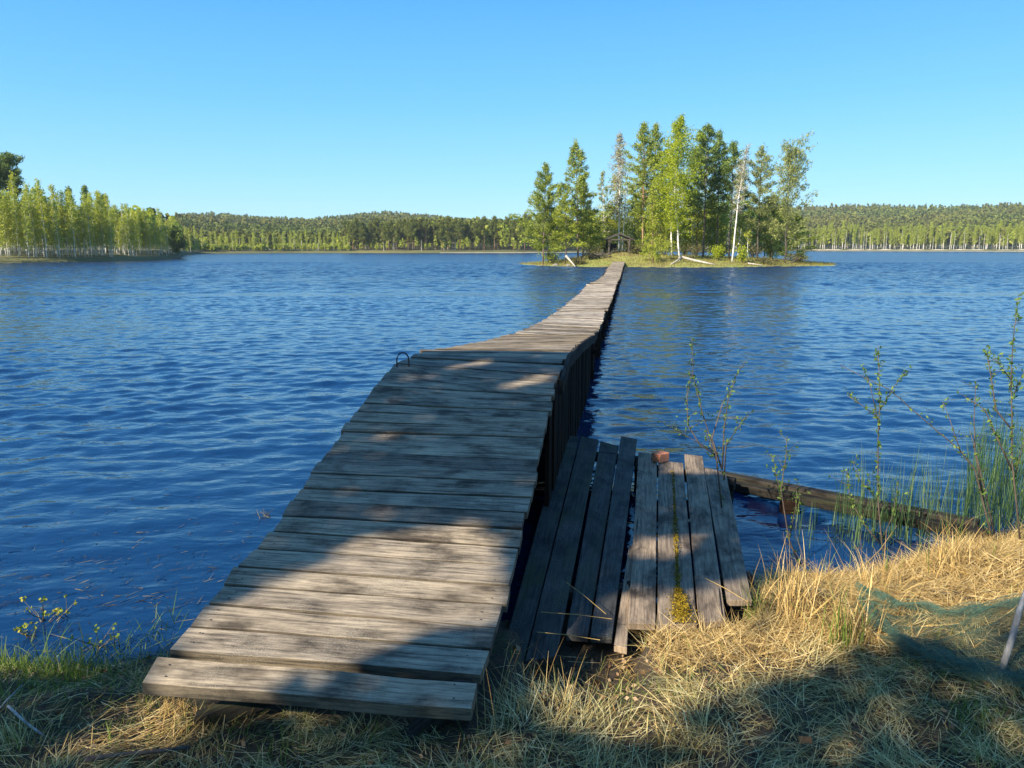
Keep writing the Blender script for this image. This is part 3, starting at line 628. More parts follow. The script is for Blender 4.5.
# ------------------------------------------------------------ individually standing trees on the other shores
def proto(kind, seed, h):
    o = np.array([0.,0.,0.])
    if kind=='birch': return make_tree('birch_tree', o, (0.1,0,h), h*.25, .16, 'birch', M['far_birch'] if seed%2 else M['birch_leaf'], M['birch_bark'], seed=seed, density=.36, csz=.20, nbr=44, up=.9, trunk_r=.06)
    if kind=='sbirch': return make_tree('birch_tree', o, (0.2,0,h), h*.17, .24, 'birch', M['far_birch'], M['birch_bark'], seed=seed, density=.6, csz=.34, nbr=34, up=1.0, trunk_r=.14)
    return make_tree('pine_tree', o, (0.1,0,h), h*.30, .36, 'pine', M['far_pine'], M['pine_bark_warm'], seed=seed, density=.7, csz=.42, nbr=34, shape='pine', trunk_r=.12)
def row(protos, n, p0, p1, d0, d1, smin, smax, label, cat, group, seed, jitter=True):
    r=np.random.default_rng(seed)
    for i in range(n):
        px=p0+(p1-p0)*((i+r.random())/n); az=az_of(px); D=np.interp(az,SA,SD)+r.uniform(d0,d1); x,y=D*math.sin(az),D*math.cos(az)
        pr=protos[i%len(protos)]; s_=r.uniform(smin,smax)*(np.interp(px,[0,60,100,140,176],[1.0,.93,.86,.76,.70]) if p0<0 else 1); loc=(x,y,float(farz(x,y))); rz=r.uniform(0,6.28)
        if not pr.get('used'):
            pr['used']=1; pr.location=loc; pr.rotation_euler=(0,0,rz); pr.scale=(s_,s_,s_*r.uniform(.9,1.1)); tag(pr,label,cat,group)
        else:
            c=copy_tree(pr, loc, rz, (s_, s_*r.uniform(.85,1.1))); tag(c,label,cat,group)
bp_=[proto('birch',s,9.6) for s in (101,102,103,104,105)]
row(bp_, 92, -20, 176, .9, 12, .82, 1.12, 'slim birch with pale stem and fresh leaves in the grove on the left bank','tree','birches lining the left bank',5)
sp_=[proto('sbirch',s,12) for s in (111,112,113,114)]
row(sp_, 110, 790, 1034, 5, 30, .62, 1.1, 'slim pale stemmed birch in the straight row along the far right shore','tree','birches lining the far right shore',6)
fb_=[proto('birch',s,8.5) for s in (121,122,123)]
row(fb_, 50, 184, 350, 3, 14, .5, .85, 'small light green birch on the far shore below the left hill','tree','birches on the far shore below the hills',7)
fp_=[proto('pine',s,13.2) for s in (131,132,133,134)]
row(fp_, 60, 345, 560, 4, 26, .66, .92, 'pine with bare reddish stem on the far shore left of the island','tree','pines on the far shore left of the island',8)
# tall pines over the left grove and three pointed spruces
for px,ty,lb,wd in ((-4,166,'dark round crowned pine rising over the left grove at the picture edge',34),(17,160,'second dark pine over the left grove, right of the edge one',26)):
    az=az_of(px); D=150; b=np.array([D*math.sin(az),D*math.cos(az),0]); b[2]=float(farz(b[0],b[1])); tpt=PY(px,ty,b[1]); tpt[0]=b[0]
    make_tree('pine_tree', b, tpt, wd/F*D, .62, 'pine', M['pine_dark'], M['pine_bark'], label=lb, cat='tree', seed=int(px)+300, density=1.0, csz=.35, shape='flat')
for i,(px,ty,lb) in enumerate(((74,189,'leftmost of the three dark spruce tips above the left grove'),(90,188,'middle of the three dark spruce tips above the left grove'),(107,197,'rightmost of the three dark spruce tips above the left grove'))):
    az=az_of(px); D=150; b=np.array([D*math.sin(az),D*math.cos(az),0]); b[2]=float(farz(b[0],b[1])); tpt=PY(px,ty,b[1]); tpt[0]=b[0]
    make_tree('spruce_tree', b, tpt, 2.6, .2, 'pine', M['pine_dark'], M['pine_bark'], label=lb, cat='tree', seed=310+i, density=1.0, csz=.35, shape='cone')
az=az_of(177); D=160; b=np.array([D*math.sin(az),D*math.cos(az),.6]); tpt=PY(176,226,b[1]); tpt[0]=b[0]
make_tree('spruce_tree', b, tpt, 3.6, .1, 'pine', M['pine_dark'], M['pine_bark'], label='dark spruce closing the right end of the left grove', cat='tree', seed=320, density=1.2, csz=.35, shape='cone')

# ------------------------------------------------------------ jetty
dv = np.array([.149067,.9888271]); nv = np.array([.9888271,-.149067]); R0 = np.array([-.145,2.48]); L0 = R0-nv*1.25
def jl(s): return L0+dv*s
def jr(s): return R0+dv*s
jet = empty('jetty', (*(R0+L0)/2, .45), 'long weathered plank jetty climbing from the bank and running out to the island', 'jetty')
lines=[(-.03,.44,.01,.44),(.07,.50,.11,.48),(.15,.475,.23,.43),(.31,.50,.44,.425),(.45,.53,.57,.455),(.60,.55,.76,.47),(.71,.59,.88,.50),(.90,.60,1.07,.52),(1.04,.64,1.23,.55),(1.18,.67,1.36,.60),(1.32,.71,1.50,.64),(1.44,.74,1.67,.67),(1.58,.78,1.82,.71),(1.71,.81,1.92,.745),(1.85,.84,2.04,.78),(1.97,.87,2.18,.815),(2.10,.90,2.33,.85),(2.21,.94,2.45,.885),(2.34,.98,2.57,.92),(2.46,1.01,2.69,.95),(2.60,1.04,2.82,.985),(2.75,1.075,2.92,1.01),(2.90,1.10,3.04,1.04),(3.06,1.13,3.16,1.06),(3.22,1.165,3.28,1.095)]
def lerp_edge(s, tab): return np.interp(s, [a for a,_ in tab], [b for _,b in tab])
Lz=[(3.22,1.165),(3.9,1.17),(4.9,1.07),(6.9,.90),(9.5,.72),(11.5,.60),(13.5,.53),(16.8,.47),(19.3,.47),(25.4,.43),(29.6,.50),(29.75,.60),(34,.44),(38,.36),(47,.24),(55,.34),(65,.34),(75,.42),(84,.52)]
Rz=[(3.28,1.095),(3.9,1.16),(5.6,1.06),(7.5,.90),(8.8,.79),(9.2,.70),(12,.55),(14.3,.46),(15.8,.55),(19.7,.47),(23.6,.46),(28,.50),(31.3,.56),(36,.47),(43,.36),(48,.46),(55,.36),(62,.44),(70,.38),(78,.42),(84,.52)]
def plank(mb, s0l,s0r,s1l,s1r, z0l,z0r,z1l,z1r, ol=0, orr=0, th=.042, gap=.012, rn=None):
    g=gap/2; ll=lambda s,o: jl(s)-nv*o; rr=lambda s,o: jr(s)+nv*o
    j=RNG.normal(size=4)*.003
    a=(*ll(s0l+g,ol),z0l+j[0]); b_=(*rr(s0r+g,orr),z0r+j[1]); c=(*rr(s1r-g,orr),z1r+j[2]); d_=(*ll(s1l-g,ol),z1l+j[3])
    # split into 4 along its length with slight sag so edges are not ruler straight
    n_=5; T=[];
    A_,B_,C_,D_=map(np.array,(a,b_,c,d_)); uv0=RNG.random(2)*50; r_=RNG.random() if rn is None else rn
    L_=np.linalg.norm(B_-A_); Wd=np.linalg.norm(D_-A_)
    V=[];
    for i in range(n_+1):
        k=i/n_; jf=RNG.normal()*.0025*(0<i<n_); jb=RNG.normal()*.0025*(0<i<n_); zz=RNG.normal()*.0015
        f=A_+(B_-A_)*k; bk=D_+(C_-D_)*k; f=f+np.array([dv[0]*jf,dv[1]*jf,zz]); bk=bk+np.array([dv[0]*jb,dv[1]*jb,zz])
        V+= [f,bk,f-[0,0,th],bk-[0,0,th]]
    Fc=[];uv=[]
    for i in range(n_):
        q=i*4; u0=uv0[0]+L_*i/n_; u1=uv0[0]+L_*(i+1)/n_; v0=uv0[1]; v1=v0+Wd
        Fc+= [(q,q+4,q+5,q+1),(q+2,q+3,q+7,q+6),(q,q+2,q+6,q+4),(q+1,q+5,q+7,q+3)]
        uv+= [[(u0,v0),(u1,v0),(u1,v1),(u0,v1)],[(u0,v0),(u0,v1),(u1,v1),(u1,v0)],[(u0,v0),(u0,v0-th),(u1,v0-th),(u1,v0)],[(u0,v1),(u1,v1),(u1,v1+th),(u0,v1+th)]]
    Fc+= [(0,1,3,2)]; uv+=[[(uv0[0],v0),(uv0[0],v1),(uv0[0]-th,v1),(uv0[0]-th,v0)]]
    q=n_*4; Fc+=[(q,q+2,q+3,q+1)]; uv+=[[(u1,v0),(u1+th,v0),(u1+th,v1),(u1,v1)]]
    mb.add(V,Fc,uv,r_)
    nf_=len(Fc)
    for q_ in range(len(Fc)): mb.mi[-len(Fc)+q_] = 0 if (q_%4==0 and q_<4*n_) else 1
    if s0l<5:
        for ku in (.055,.94):
            for kv in (.27,.73):
                cx=A_+(B_-A_)*(ku+RNG.normal()*.004)+(D_-A_)*(kv+RNG.normal()*.04)+np.array([0,0,.0035]); rr_n=.0048
                mb.add([cx+rr_n*np.array([math.cos(a_),math.sin(a_),0]) for a_ in np.linspace(0,5.24,6)],[(0,1,2,3,4,5)],None,.5,2)
jl0=jet.location
# lowest plank lies apart, lower and thicker
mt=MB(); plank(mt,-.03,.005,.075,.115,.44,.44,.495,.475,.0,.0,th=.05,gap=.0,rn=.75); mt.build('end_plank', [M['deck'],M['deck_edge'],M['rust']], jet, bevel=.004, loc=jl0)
mt=MB()
for i in range(2,len(lines)-1):
    a,b_=lines[i],lines[i+1]
    plank(mt, a[0],a[2],b_[0],b_[2],a[1],a[3],b_[1],b_[3], RNG.normal()*.008+(.035 if i==16 else 0), RNG.normal()*.006, gap=.018 if i not in (9,21) else .032)
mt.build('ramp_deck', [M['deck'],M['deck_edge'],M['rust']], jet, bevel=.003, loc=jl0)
def deck_section(s0,s1,offl=0,offr=0,lz=Lz,rz=Rz,mat='deck_far',wd=.165,tilt=0):
    mt=MB(); s=s0
    while s<s1-.05:
        w_=min(wd*(.8+.4*RNG.random()), s1-s); e=s+w_; skew=.05 if s<4 else .0
        rg=RNG.normal()*.004
        plank(mt,s,s+skew,e,e+skew,lerp_edge(s,lz)+rg,lerp_edge(s,rz)+rg,lerp_edge(e,lz)+rg,lerp_edge(e,rz)+rg,offl+RNG.normal()*.02+(.10 if RNG.random()<.02 else 0),offr+RNG.normal()*.015,gap=.02)
        s=e
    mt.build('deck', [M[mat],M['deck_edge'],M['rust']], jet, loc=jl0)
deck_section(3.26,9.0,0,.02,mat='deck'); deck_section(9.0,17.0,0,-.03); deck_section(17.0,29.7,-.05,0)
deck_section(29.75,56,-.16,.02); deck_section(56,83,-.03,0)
# iron hoop
b=np.array([*jl(3.16),1.15])+np.array([*(nv*.035),0]); e=b+np.array([*(nv*.085+dv*.03),.0])
arch=[b-[0,0,.05]]+[b+(e-b)*(.5-.5*math.cos(a_))+np.array([0,0,.055+.055*math.sin(a_)]) for a_ in np.linspace(0,math.pi,9)]+[e-[0,0,.03]]
mt=MB(); mt.tube(arch,.0055,7); mt.build('iron_hoop', M['rust'], jet, smooth=True, loc=jl0)
# stringers along both sides and in the middle
def edge_z(s,side):
    ls=[l[0] for l in lines]; 
    if s<3.22: return float(np.interp(s,[l[0 if side<0 else 2] for l in lines],[l[1 if side<0 else 3] for l in lines]))
    return float(lerp_edge(s,Lz if side<0 else Rz))
for side,off in ((-1,.10),(1,.08)):
    mt=MB(); pts=[0.16,.9,1.7,2.5,3.2,4,5,6.5,8,10,12,14,16,18,21,24,27,29.5,31,35,39,43,47,51,55,60,65,70,76,82]
    for a_,c_ in zip(pts[:-1],pts[1:]):
        q=[]
        for s in (a_,c_):
            base_=(jl(s)+nv*off) if side<0 else (jr(s)-nv*off); z_=min(edge_z(s,-1),edge_z(s,1)) if s>3.5 else edge_z(s,side)
            q.append((base_,z_-.05))
        w_=.035; dpt=.14
        (p0,z0),(p1,z1)=q
        mt.box([(*(p0-nv*w_),z0-dpt),(*(p0+nv*w_),z0-dpt),(*(p1+nv*w_),z1-dpt),(*(p1-nv*w_),z1-dpt),(*(p0-nv*w_),z0),(*(p0+nv*w_),z0),(*(p1+nv*w_),z1),(*(p1-nv*w_),z1)])
    mt.build('stringer', M['under'], jet, loc=jl0)
# short bearers seen under the lowest plank
for px,py0,px2,py2,zt in ((212,690,195,716,.365),(418,704,405,735,.36)):
    a_=P(px,py0,.37); c_=P(px2,py2,.27); u=(c_-a_); u[2]=0; u/=np.linalg.norm(u); sde=np.array([u[1],-u[0],0])*.03
    a2=a_-u*.25
    mt=MB(); mt.box([a2-sde-[0,0,.07],c_-sde-[0,0,.07],c_+sde-[0,0,.07],a2+sde-[0,0,.07],a2-sde,c_-sde,c_+sde,a2+sde]); mt.build('bearer', M['beam'], jet, loc=jl0)
# side wall of upright boards closing the hump on the right
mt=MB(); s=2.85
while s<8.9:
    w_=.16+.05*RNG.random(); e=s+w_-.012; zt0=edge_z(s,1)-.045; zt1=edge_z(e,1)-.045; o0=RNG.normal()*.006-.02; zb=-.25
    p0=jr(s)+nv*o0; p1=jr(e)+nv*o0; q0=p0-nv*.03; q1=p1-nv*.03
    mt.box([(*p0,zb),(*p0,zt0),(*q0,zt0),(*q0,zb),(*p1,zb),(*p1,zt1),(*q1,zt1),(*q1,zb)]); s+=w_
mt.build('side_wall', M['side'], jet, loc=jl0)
mt=MB(); s=.7  # unseen left wall, extended down the ramp to block light under the deck
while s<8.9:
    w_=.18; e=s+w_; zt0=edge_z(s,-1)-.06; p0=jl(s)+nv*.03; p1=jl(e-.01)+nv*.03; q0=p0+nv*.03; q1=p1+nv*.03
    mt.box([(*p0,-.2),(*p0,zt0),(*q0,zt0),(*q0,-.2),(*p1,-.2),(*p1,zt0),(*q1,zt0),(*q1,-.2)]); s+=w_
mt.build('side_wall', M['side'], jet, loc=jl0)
# rim board along the right edge of the hump
mt=MB()
ss=[3.2,3.9,4.9,5.9,7,8,8.95]
for a_,c_ in zip(ss[:-1],ss[1:]):
    p0=jr(a_)+nv*.022; p1=jr(c_-.01)+nv*.022; z0=edge_z(a_,1)+.006; z1=edge_z(c_,1)+.006
    mt.box([(*p0,z0-.11),(*p1,z1-.11),(*(p1+nv*.025),z1-.11),(*(p0+nv*.025),z0-.11),(*p0,z0),(*p1,z1),(*(p1+nv*.025),z1),(*(p0+nv*.025),z0)])
mt.build('rim_board', M['under'], jet, loc=jl0)
# posts and cross logs farther out
s=9.6
while s<82:
    for side in (-1,1):
        c_=(jl(s)+nv*.06) if side<0 else (jr(s)-nv*.05); z_=edge_z(s,side)-.05
        mt=MB(); mt.tube([(*c_,-.5),(*(c_+RNG.normal(size=2)*.02),z_)],.06,7); mt.build('post', M['side'], jet, smooth=True, loc=jl0)
    mt=MB(); z_=min(edge_z(s,-1),edge_z(s,1))-.24; mt.tube([(*(jl(s)-nv*.03),z_),(*(jr(s)+nv*.05),z_)],.05,7); mt.build('cross_log', M['side'], jet, smooth=True, loc=jl0)
    s+=2.3+RNG.random()*.6

# ------------------------------------------------------------ plank platform beside the jetty
pf = empty('plank_platform', P(560,560,.25), 'low platform of dark lichen covered boards in the shadow of the jetty', 'platform')
def board(mb, tl,tr,br,bl,zt,zb,th=.035,rn=None):
    a=P(*bl,zb); b_=P(*br,zb); c=P(*tr,zt); d_=P(*tl,zt); dn=np.array([0,0,th])
    # u runs along the board
    mb.box([b_-dn,c-dn,d_-dn,a-dn,b_,c,d_,a],rn=rn)
ZD=(.22,.22)
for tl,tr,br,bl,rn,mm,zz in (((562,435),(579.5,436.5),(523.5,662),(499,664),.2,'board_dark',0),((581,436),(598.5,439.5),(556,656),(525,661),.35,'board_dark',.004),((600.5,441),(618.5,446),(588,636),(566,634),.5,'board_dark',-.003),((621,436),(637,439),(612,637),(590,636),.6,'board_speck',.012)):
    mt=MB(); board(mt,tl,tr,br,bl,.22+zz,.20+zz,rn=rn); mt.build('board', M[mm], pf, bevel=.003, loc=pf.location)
mt=MB(); board(mt,(629,545),(633,545),(627,648),(614,645),.205,.195,rn=.7); mt.build('board', M['board_grey'], pf, bevel=.003, loc=pf.location)
mt=MB(); a_=P(556,452,.17); c_=P(640,462,.17); mt.tube([a_,c_],.05,7); a_=P(520,600,.15); c_=P(640,590,.15); mt.tube([a_,c_],.05,7); mt.build('cross_log', M['under'], pf, loc=pf.location)
pg = empty('plank_platform', P(690,560,.25), 'low platform of brown boards with a yellow moss strip beside the straw bank', 'platform')
for tl,tr,br,bl,rn,zz in (((638.5,452),(657,454),(655.5,624),(628,623),.75,0),((658.5,460),(683,463),(697,624),(657.5,624.5),.45,.003),((684.5,454),(702.5,456),(726,620),(699,622.5),.6,.008),((704,467),(726,473),(752,600),(727,600),.5,.0)):
    mt=MB(); board(mt,tl,tr,br,bl,.24+zz,.23+zz,rn=rn); mt.build('board', M['board_grey'], pg, bevel=.003, loc=pg.location)
mt=MB(); mt.tube([P(636,468,.18),P(735,484,.16)],.055,7); mt.tube([P(628,590,.17),P(750,580,.17)],.05,7)
for px,py in ((640,470),(728,484)): q=P(px,py,.14); mt.tube([q-[0,0,.7],q],.05,7)
mt.build('cross_log', M['under'], pg, loc=pg.location)
# moss strip
r=np.random.default_rng(8); C=[]
for i in range(3200):
    k=r.random(); 
    if k<.55: yy=r.uniform(588,622); cx=np.interp(yy,[588,622],[678,683]); wd=np.interp(yy,[585,600,622],[2,8,11])
    else: yy=r.uniform(470,588); cx=np.interp(yy,[470,588],[673,678]); wd=2.6*(.4+vnoise(yy,0,.08,4))
    q=P(cx+r.normal()*wd*.55,yy,.252); C.append(q)
C=np.array(C); V,Q=cards(C,.010*(.5+r.random(len(C))),r,.8); V[:,2]=np.maximum(V[:,2],.243)
M['moss_leaf']=leafmat('moss_leaf',[(0,(.05,.04,.01)),(.5,(.18,.12,.012)),(1,(.36,.25,.02))],.1)
o=fastmesh('moss', V, Q, M['moss_leaf'], parent=pg, loc=pg.location); 

def brick(c, rz, label, mat, sx=.125, sy=.12, sz=.065):
    mt=MB(); ca,sa=math.cos(rz),math.sin(rz); q=[]
    for z in (0,sz):
        for x,y in ((-1,-1),(1,-1),(1,1),(-1,1)): X_,Y_=x*sx/2,y*sy/2; q.append(c+np.array([X_*ca-Y_*sa,X_*sa+Y_*ca,z]))
    mt.box(q); o=mt.build('brick', M[mat], bevel=.006, loc=c); return tag(o,label,'brick')
brick(P(660,461,.248),rad(38),'orange brick on the far edge of the platform with the moss strip','brick',.12,.10,.075)
brick(P(553,446,.17)+[0,.02,0],rad(5),'dull reddish brick wedged between the jetty and the dark platform','brick_old',.12,.16,.085)

# ------------------------------------------------------------ beam lying in the water on the right
bm=empty('timber_beam', P(727,480,.1), 'old double timber beam lying in the water from the platform to the right bank', 'beam')
def beamseg(p0,p1,w_,h_):
    u=p1-p0; u/=np.linalg.norm(u); sde=np.array([-u[1],u[0],0])*w_/2; dn=np.array([0,0,h_]); mt=MB()
    n_=8; 
    for i in range(1): mt.box([p0-sde-dn,p1-sde-dn,p1+sde-dn,p0+sde-dn,p0-sde,p1-sde,p1+sde,p0+sde])
    return mt
a0,a1=P(722,476,.13),P(1002,530,.20)
beamseg(P(722,479,.09),P(990,531,.15),.09,.075).build('beam', M['beam'], bm, bevel=.01, loc=bm.location)
off=np.array([.0,.125,.03])
beamseg(P(722,479,.09)+off,P(990,531,.15)+off,.10,.07).build('beam', M['beam'], bm, bevel=.012, loc=bm.location)
mt=MB(); q=P(789,512,.0); mt.box([q+np.array(v) for v in ((-.06,-.03,-.3),(.07,-.03,-.3),(.07,.05,-.3),(-.06,.05,-.3),(-.06,-.03,.11),(.07,-.03,.10),(.07,.05,.10),(-.06,.05,.11))]); mt.build('support_block', M['side'], bm, loc=bm.location)

# ------------------------------------------------------------ saplings
def leafy(mb, C, D, p, q, r, n, lens):
    for i in range(n):
        k=(i+.5+r.normal()*.2)/n; b_=p+(q-p)*k; C.append(b_+r.normal(size=3)*.008); d_=(q-p)/np.linalg.norm(q-p)+r.normal(size=3)*.7; D.append(d_)
def sapling(label, stems_, Yd_list, group=None, leafn=60, ls=.028, thick=.006, mat='twig'):
    """stems_: list of polylines in photo pixels at the given depth"""
    b0=PY(*stems_[0][0],Yd_list[0]); b0[2]=float(gz(b0[0],b0[1])); root=empty('sapling', b0, label, 'sapling', group); mt=MB(); C=[];D=[]; r=np.random.default_rng(int(abs(stems_[0][0][0]*7)))
    for si,(st,Yd) in enumerate(zip(stems_,Yd_list)):
        pts=[PY(x,y,Yd+.03*i*((si%3)-1)) for i,(x,y) in enumerate(st)]
        L_=sum(np.linalg.norm(pts[i+1]-pts[i]) for i in range(len(pts)-1)); t0=thick*(1 if si==0 or L_>.5 else .55)
        mt.tube(pts, np.linspace(t0,t0*.25,len(pts)), 6)
        for i in range(len(pts)-1):
            l=np.linalg.norm(pts[i+1]-pts[i])
            if i>=len(pts)*.25 or L_<.4: leafy(mt,C,D,pts[i],pts[i+1],r,max(1,int(l*leafn)),ls)
            if l>.05 and r.random()<.8:   # side twiglets
                for _ in range(2):
                    b_=pts[i]+(pts[i+1]-pts[i])*r.random(); e_=b_+np.array([r.normal()*.05,r.normal()*.04,.03+.05*r.random()]); mt.tube([b_,e_],[t0*.3,t0*.12],4,cap=False); leafy(mt,C,D,b_,e_,r,3,ls)
    mt.build('stem', M[mat], root, smooth=True, loc=b0)
    C=np.repeat(np.array(C),2,0)+r.normal(size=(len(C)*2,3))*.006; V,Q=cards(C, ls*(.5+.8*r.random(len(C))), r, .5, dirs=np.repeat(np.array(D),2,0))
    fastmesh('leaves', V, Q, M['sapling_leaf'], parent=root, loc=b0); return root
sapling('slender willow sapling with tall spire rising behind the mossy platform',[[(722,510),(716,455),(703,415),(693,375),(692,338)],[(716,455),(700,445),(688,425),(687,395),(692,370)],[(722,470),(712,438),(722,405),(738,372),(747,360)],[(724,480),(726,445),(740,425),(747,415)],[(715,452),(690,438),(664,423),(658,420)],[(716,460),(705,430),(700,428)],[(722,470),(724,430),(728,400),(735,380)]],[5.2]*7,leafn=60,ls=.026)
sapling('small green sapling left of the beam support block',[[(800,566),(789,540),(781,490),(786,455),(787,436)],[(783,500),(776,475),(773,455)],[(789,540),(796,505),(797,480)]],[4.7]*3,leafn=75,ls=.026)
sapling('leafy sapling standing in the water behind the middle of the beam',[[(893,585),(882,545),(878,500),(878,440),(880,400),(878,345)],[(882,545),(868,530),(850,500),(847,470)],[(880,420),(862,405),(846,395)],[(880,410),(895,385),(906,372)],[(878,500),(860,480),(853,462)],[(880,430),(870,385),(862,365)],[(882,540),(893,515),(898,480)]],[5.0]*7,leafn=75,ls=.028,thick=.006)
sapling('dark stemmed sapling leaning left near the right edge',[[(997,555),(985,510),(975,470),(960,450),(930,425),(890,390),(840,365)],[(985,510),(975,450),(974,420),(976,380)],[(960,450),(950,420),(942,400)],[(997,545),(980,470),(970,430)]],[4.75]*4,leafn=18,ls=.026,thick=.006)
sapling('tallest sapling with round leaves at the right picture edge',[[(1022,560),(1016,500),(1012,460),(1012,420),(1011,380),(1013,340),(1018,300)],[(1012,470),(998,440),(985,410),(968,398)],[(1012,430),(996,410),(990,370),(986,350)],[(1012,400),(1020,380),(1030,360)],[(1011,380),(998,362),(986,355)],[(1014,480),(1024,440),(1030,420)]],[4.7]*6,leafn=80,ls=.028,thick=.006)
# reeds
def reedclump(label, pxs, Yr, n, h0,h1, seed, name='reeds'):
    r=np.random.default_rng(seed); Yd=r.uniform(*Yr,n); px=r.uniform(*pxs,n); x=(px-512)/F*Yd*1.0; b_=np.stack([x,Yd,np.full(n,-.05)],1)
    L_=r.uniform(h0,h1,n); V,Q=blades(b_,L_,r.uniform(.0025,.006,n),r.uniform(0,6.28,n),r.uniform(0,.16,n),r.uniform(0,.35,n),r,4)
    return tag(fastmesh(name,V,Q,M['reed']),label,'reeds',kind='stuff')
reedclump('green reeds standing in the water behind the beam at the right',(850,1060),(5.0,5.9),560,.35,.62,1)
reedclump('sparse short reeds in the water left of the middle sapling',(810,880),(5.0,5.6),70,.15,.34,2)
reedclump('pale denser reeds at the right picture edge',(985,1080),(5.6,7.0),420,.5,.80,3)

# ------------------------------------------------------------ grass on the bank
r=np.random.default_rng(31)
def zonefield(x,y):
    return vnoise(x,y,1.7,12)
def inplat(x,y):
    # keep blades from piercing the boards
    s_=(x-R0[0])*dv[0]+(y-R0[1])*dv[1]; l_=(x-R0[0])*nv[0]+(y-R0[1])*nv[1]
    onj=(s_>.14)&(l_<.03)&(l_>-1.3)
    q0=P(505,664,.2)[:2]; onp=(l_>0)&(y>P(560,640,.2)[1])&(x<P(752,600,.24)[0]+.02)&(s_>0)
    onp&= (y>np.interp(x,[P(505,662,.2)[0],P(565,640,.2)[0],P(625,640,.2)[0],P(628,626,.23)[0],P(726,622,.23)[0],P(728,602,.23)[0]],[P(505,662,.2)[1],P(565,640,.2)[1],P(625,645,.2)[1],P(628,626,.23)[1],P(726,622,.23)[1],P(728,602,.23)[1]]))
    return onj|onp
def grass(name,label,n,xr,yr,Lr,wr,leanr,curlr,mat,dens=None,seed=0,seg=3,dmin=.02,azc=None,lift=0):
    r=np.random.default_rng(seed); x=r.uniform(*xr,n); y=r.uniform(*yr,n); d=shoreY(x)-y; k=(d>dmin)&~inplat(x,y)
    if dens is not None: k&=(r.random(n)<dens(x,y,d))
    x,y=x[k],y[k]; n=len(x); z=gz(x,y)-.01+lift*r.random(n)
    az=r.uniform(0,6.28,n) if azc is None else azc(x,y)+r.normal(size=n)*.7
    V,Q=blades(np.stack([x,y,z],1),r.uniform(*Lr,n)*(.6+.8*r.random(n)),r.uniform(*wr,n),az,r.uniform(*leanr,n),r.uniform(*curlr,n),r,seg)
    return tag(fastmesh(name,V,Q,M[mat]),label,'grass',kind='stuff')
goldz=lambda x,y: np.clip((y-np.interp(x,[-.3,.6,1.2,2.2,3.2],[3.15,2.85,2.9,3.1,3.3]))/.35,0,1)*(x>-.2)
sw=lambda x,y: 3.6+vnoise(x,y,1.1,44)*5
az1=lambda x,y: vnoise(x,y,3.0,45)*11
plat=lambda x,y: 1-.9*((x>-.05)&(x<.62)&(y>2.75))
grass('dry_grass','matted golden straw covering the bank right of the platforms',170000,(-.2,4.6),(2.2,5.8),(.06,.19),(.0014,.0036),(1.25,1.66),(-.35,.55),'straw',lambda x,y,d:(.10+.9*goldz(x,y))*plat(x,y),1,azc=lambda x,y:sw(x,y)+1.2*np.sin(x*31+y*17),lift=.04)
grass('dry_grass','greyish straw and old grass along the bottom of the picture',100000,(-2.6,4.6),(1.4,3.6),(.04,.15),(.0013,.0032),(1.1,1.64),(-.4,.6),'straw_grey',lambda x,y,d:(1-.85*goldz(x,y))*np.where(x<-.9,.16,1)*plat(x,y)*np.clip(.15+vnoise(x,y,4,61)*1.5,0,1),2,azc=az1,lift=.03)
grass('dry_grass','bent straw and moss left of the lowest plank',15000,(-2.4,-.9),(1.8,3.3),(.04,.13),(.0014,.0032),(1.1,1.6),(-.3,.4),'straw',lambda x,y,d:.8*np.exp(-((x+1.35)/.30)**2)*np.clip(d/.3,0,1),3,azc=lambda x,y:.6+1.4*np.sin(x*9+y*7),lift=.025)
grass('green_grass','fresh green grass along the left waterline and in the shaded bank',70000,(-4,4.6),(1.4,4.6),(.03,.10),(.0018,.004),(.3,1.3),(.1,1.0),'green_grass',lambda x,y,d:np.where(x<-.8,.25+.3*(vnoise(x,y,5,63)>.5),.0)+np.clip(zonefield(x,y)-.38,0,1)*1.5*(1-.85*goldz(x,y)),4)
grass('green_grass','bright green tuft at the left picture edge by the water',9000,(-2.75,-1.85),(2.8,3.7),(.06,.14),(.0025,.0045),(.05,.7),(.2,1.0),'green_grass',lambda x,y,d:np.exp(-d/.10)*(x<-1.95)+.06,5,dmin=-.03)
grass('dry_grass','tall bleached grass stalks standing at the water edge right of the platform',520,(1.35,4.2),(3.3,5.4),(.18,.42),(.0018,.0035),(0,.5),(.3,1.9),'straw',lambda x,y,d:np.exp(-d/.16),6,seg=6,dmin=-.02)
grass('green_grass','thin green blades among the straw at the water edge',1500,(1.35,4.4),(3.3,5.4),(.10,.26),(.0025,.0045),(0,.35),(.1,.7),'green_grass',lambda x,y,d:np.exp(-d/.2),7,seg=4,dmin=-.04)
grass('dry_grass','thin grass stalks rising at the right side of the lowest plank',130,(-.2,.35),(2.2,2.85),(.12,.30),(.0012,.0024),(0,.5),(.1,.9),'straw',None,8,seg=5)
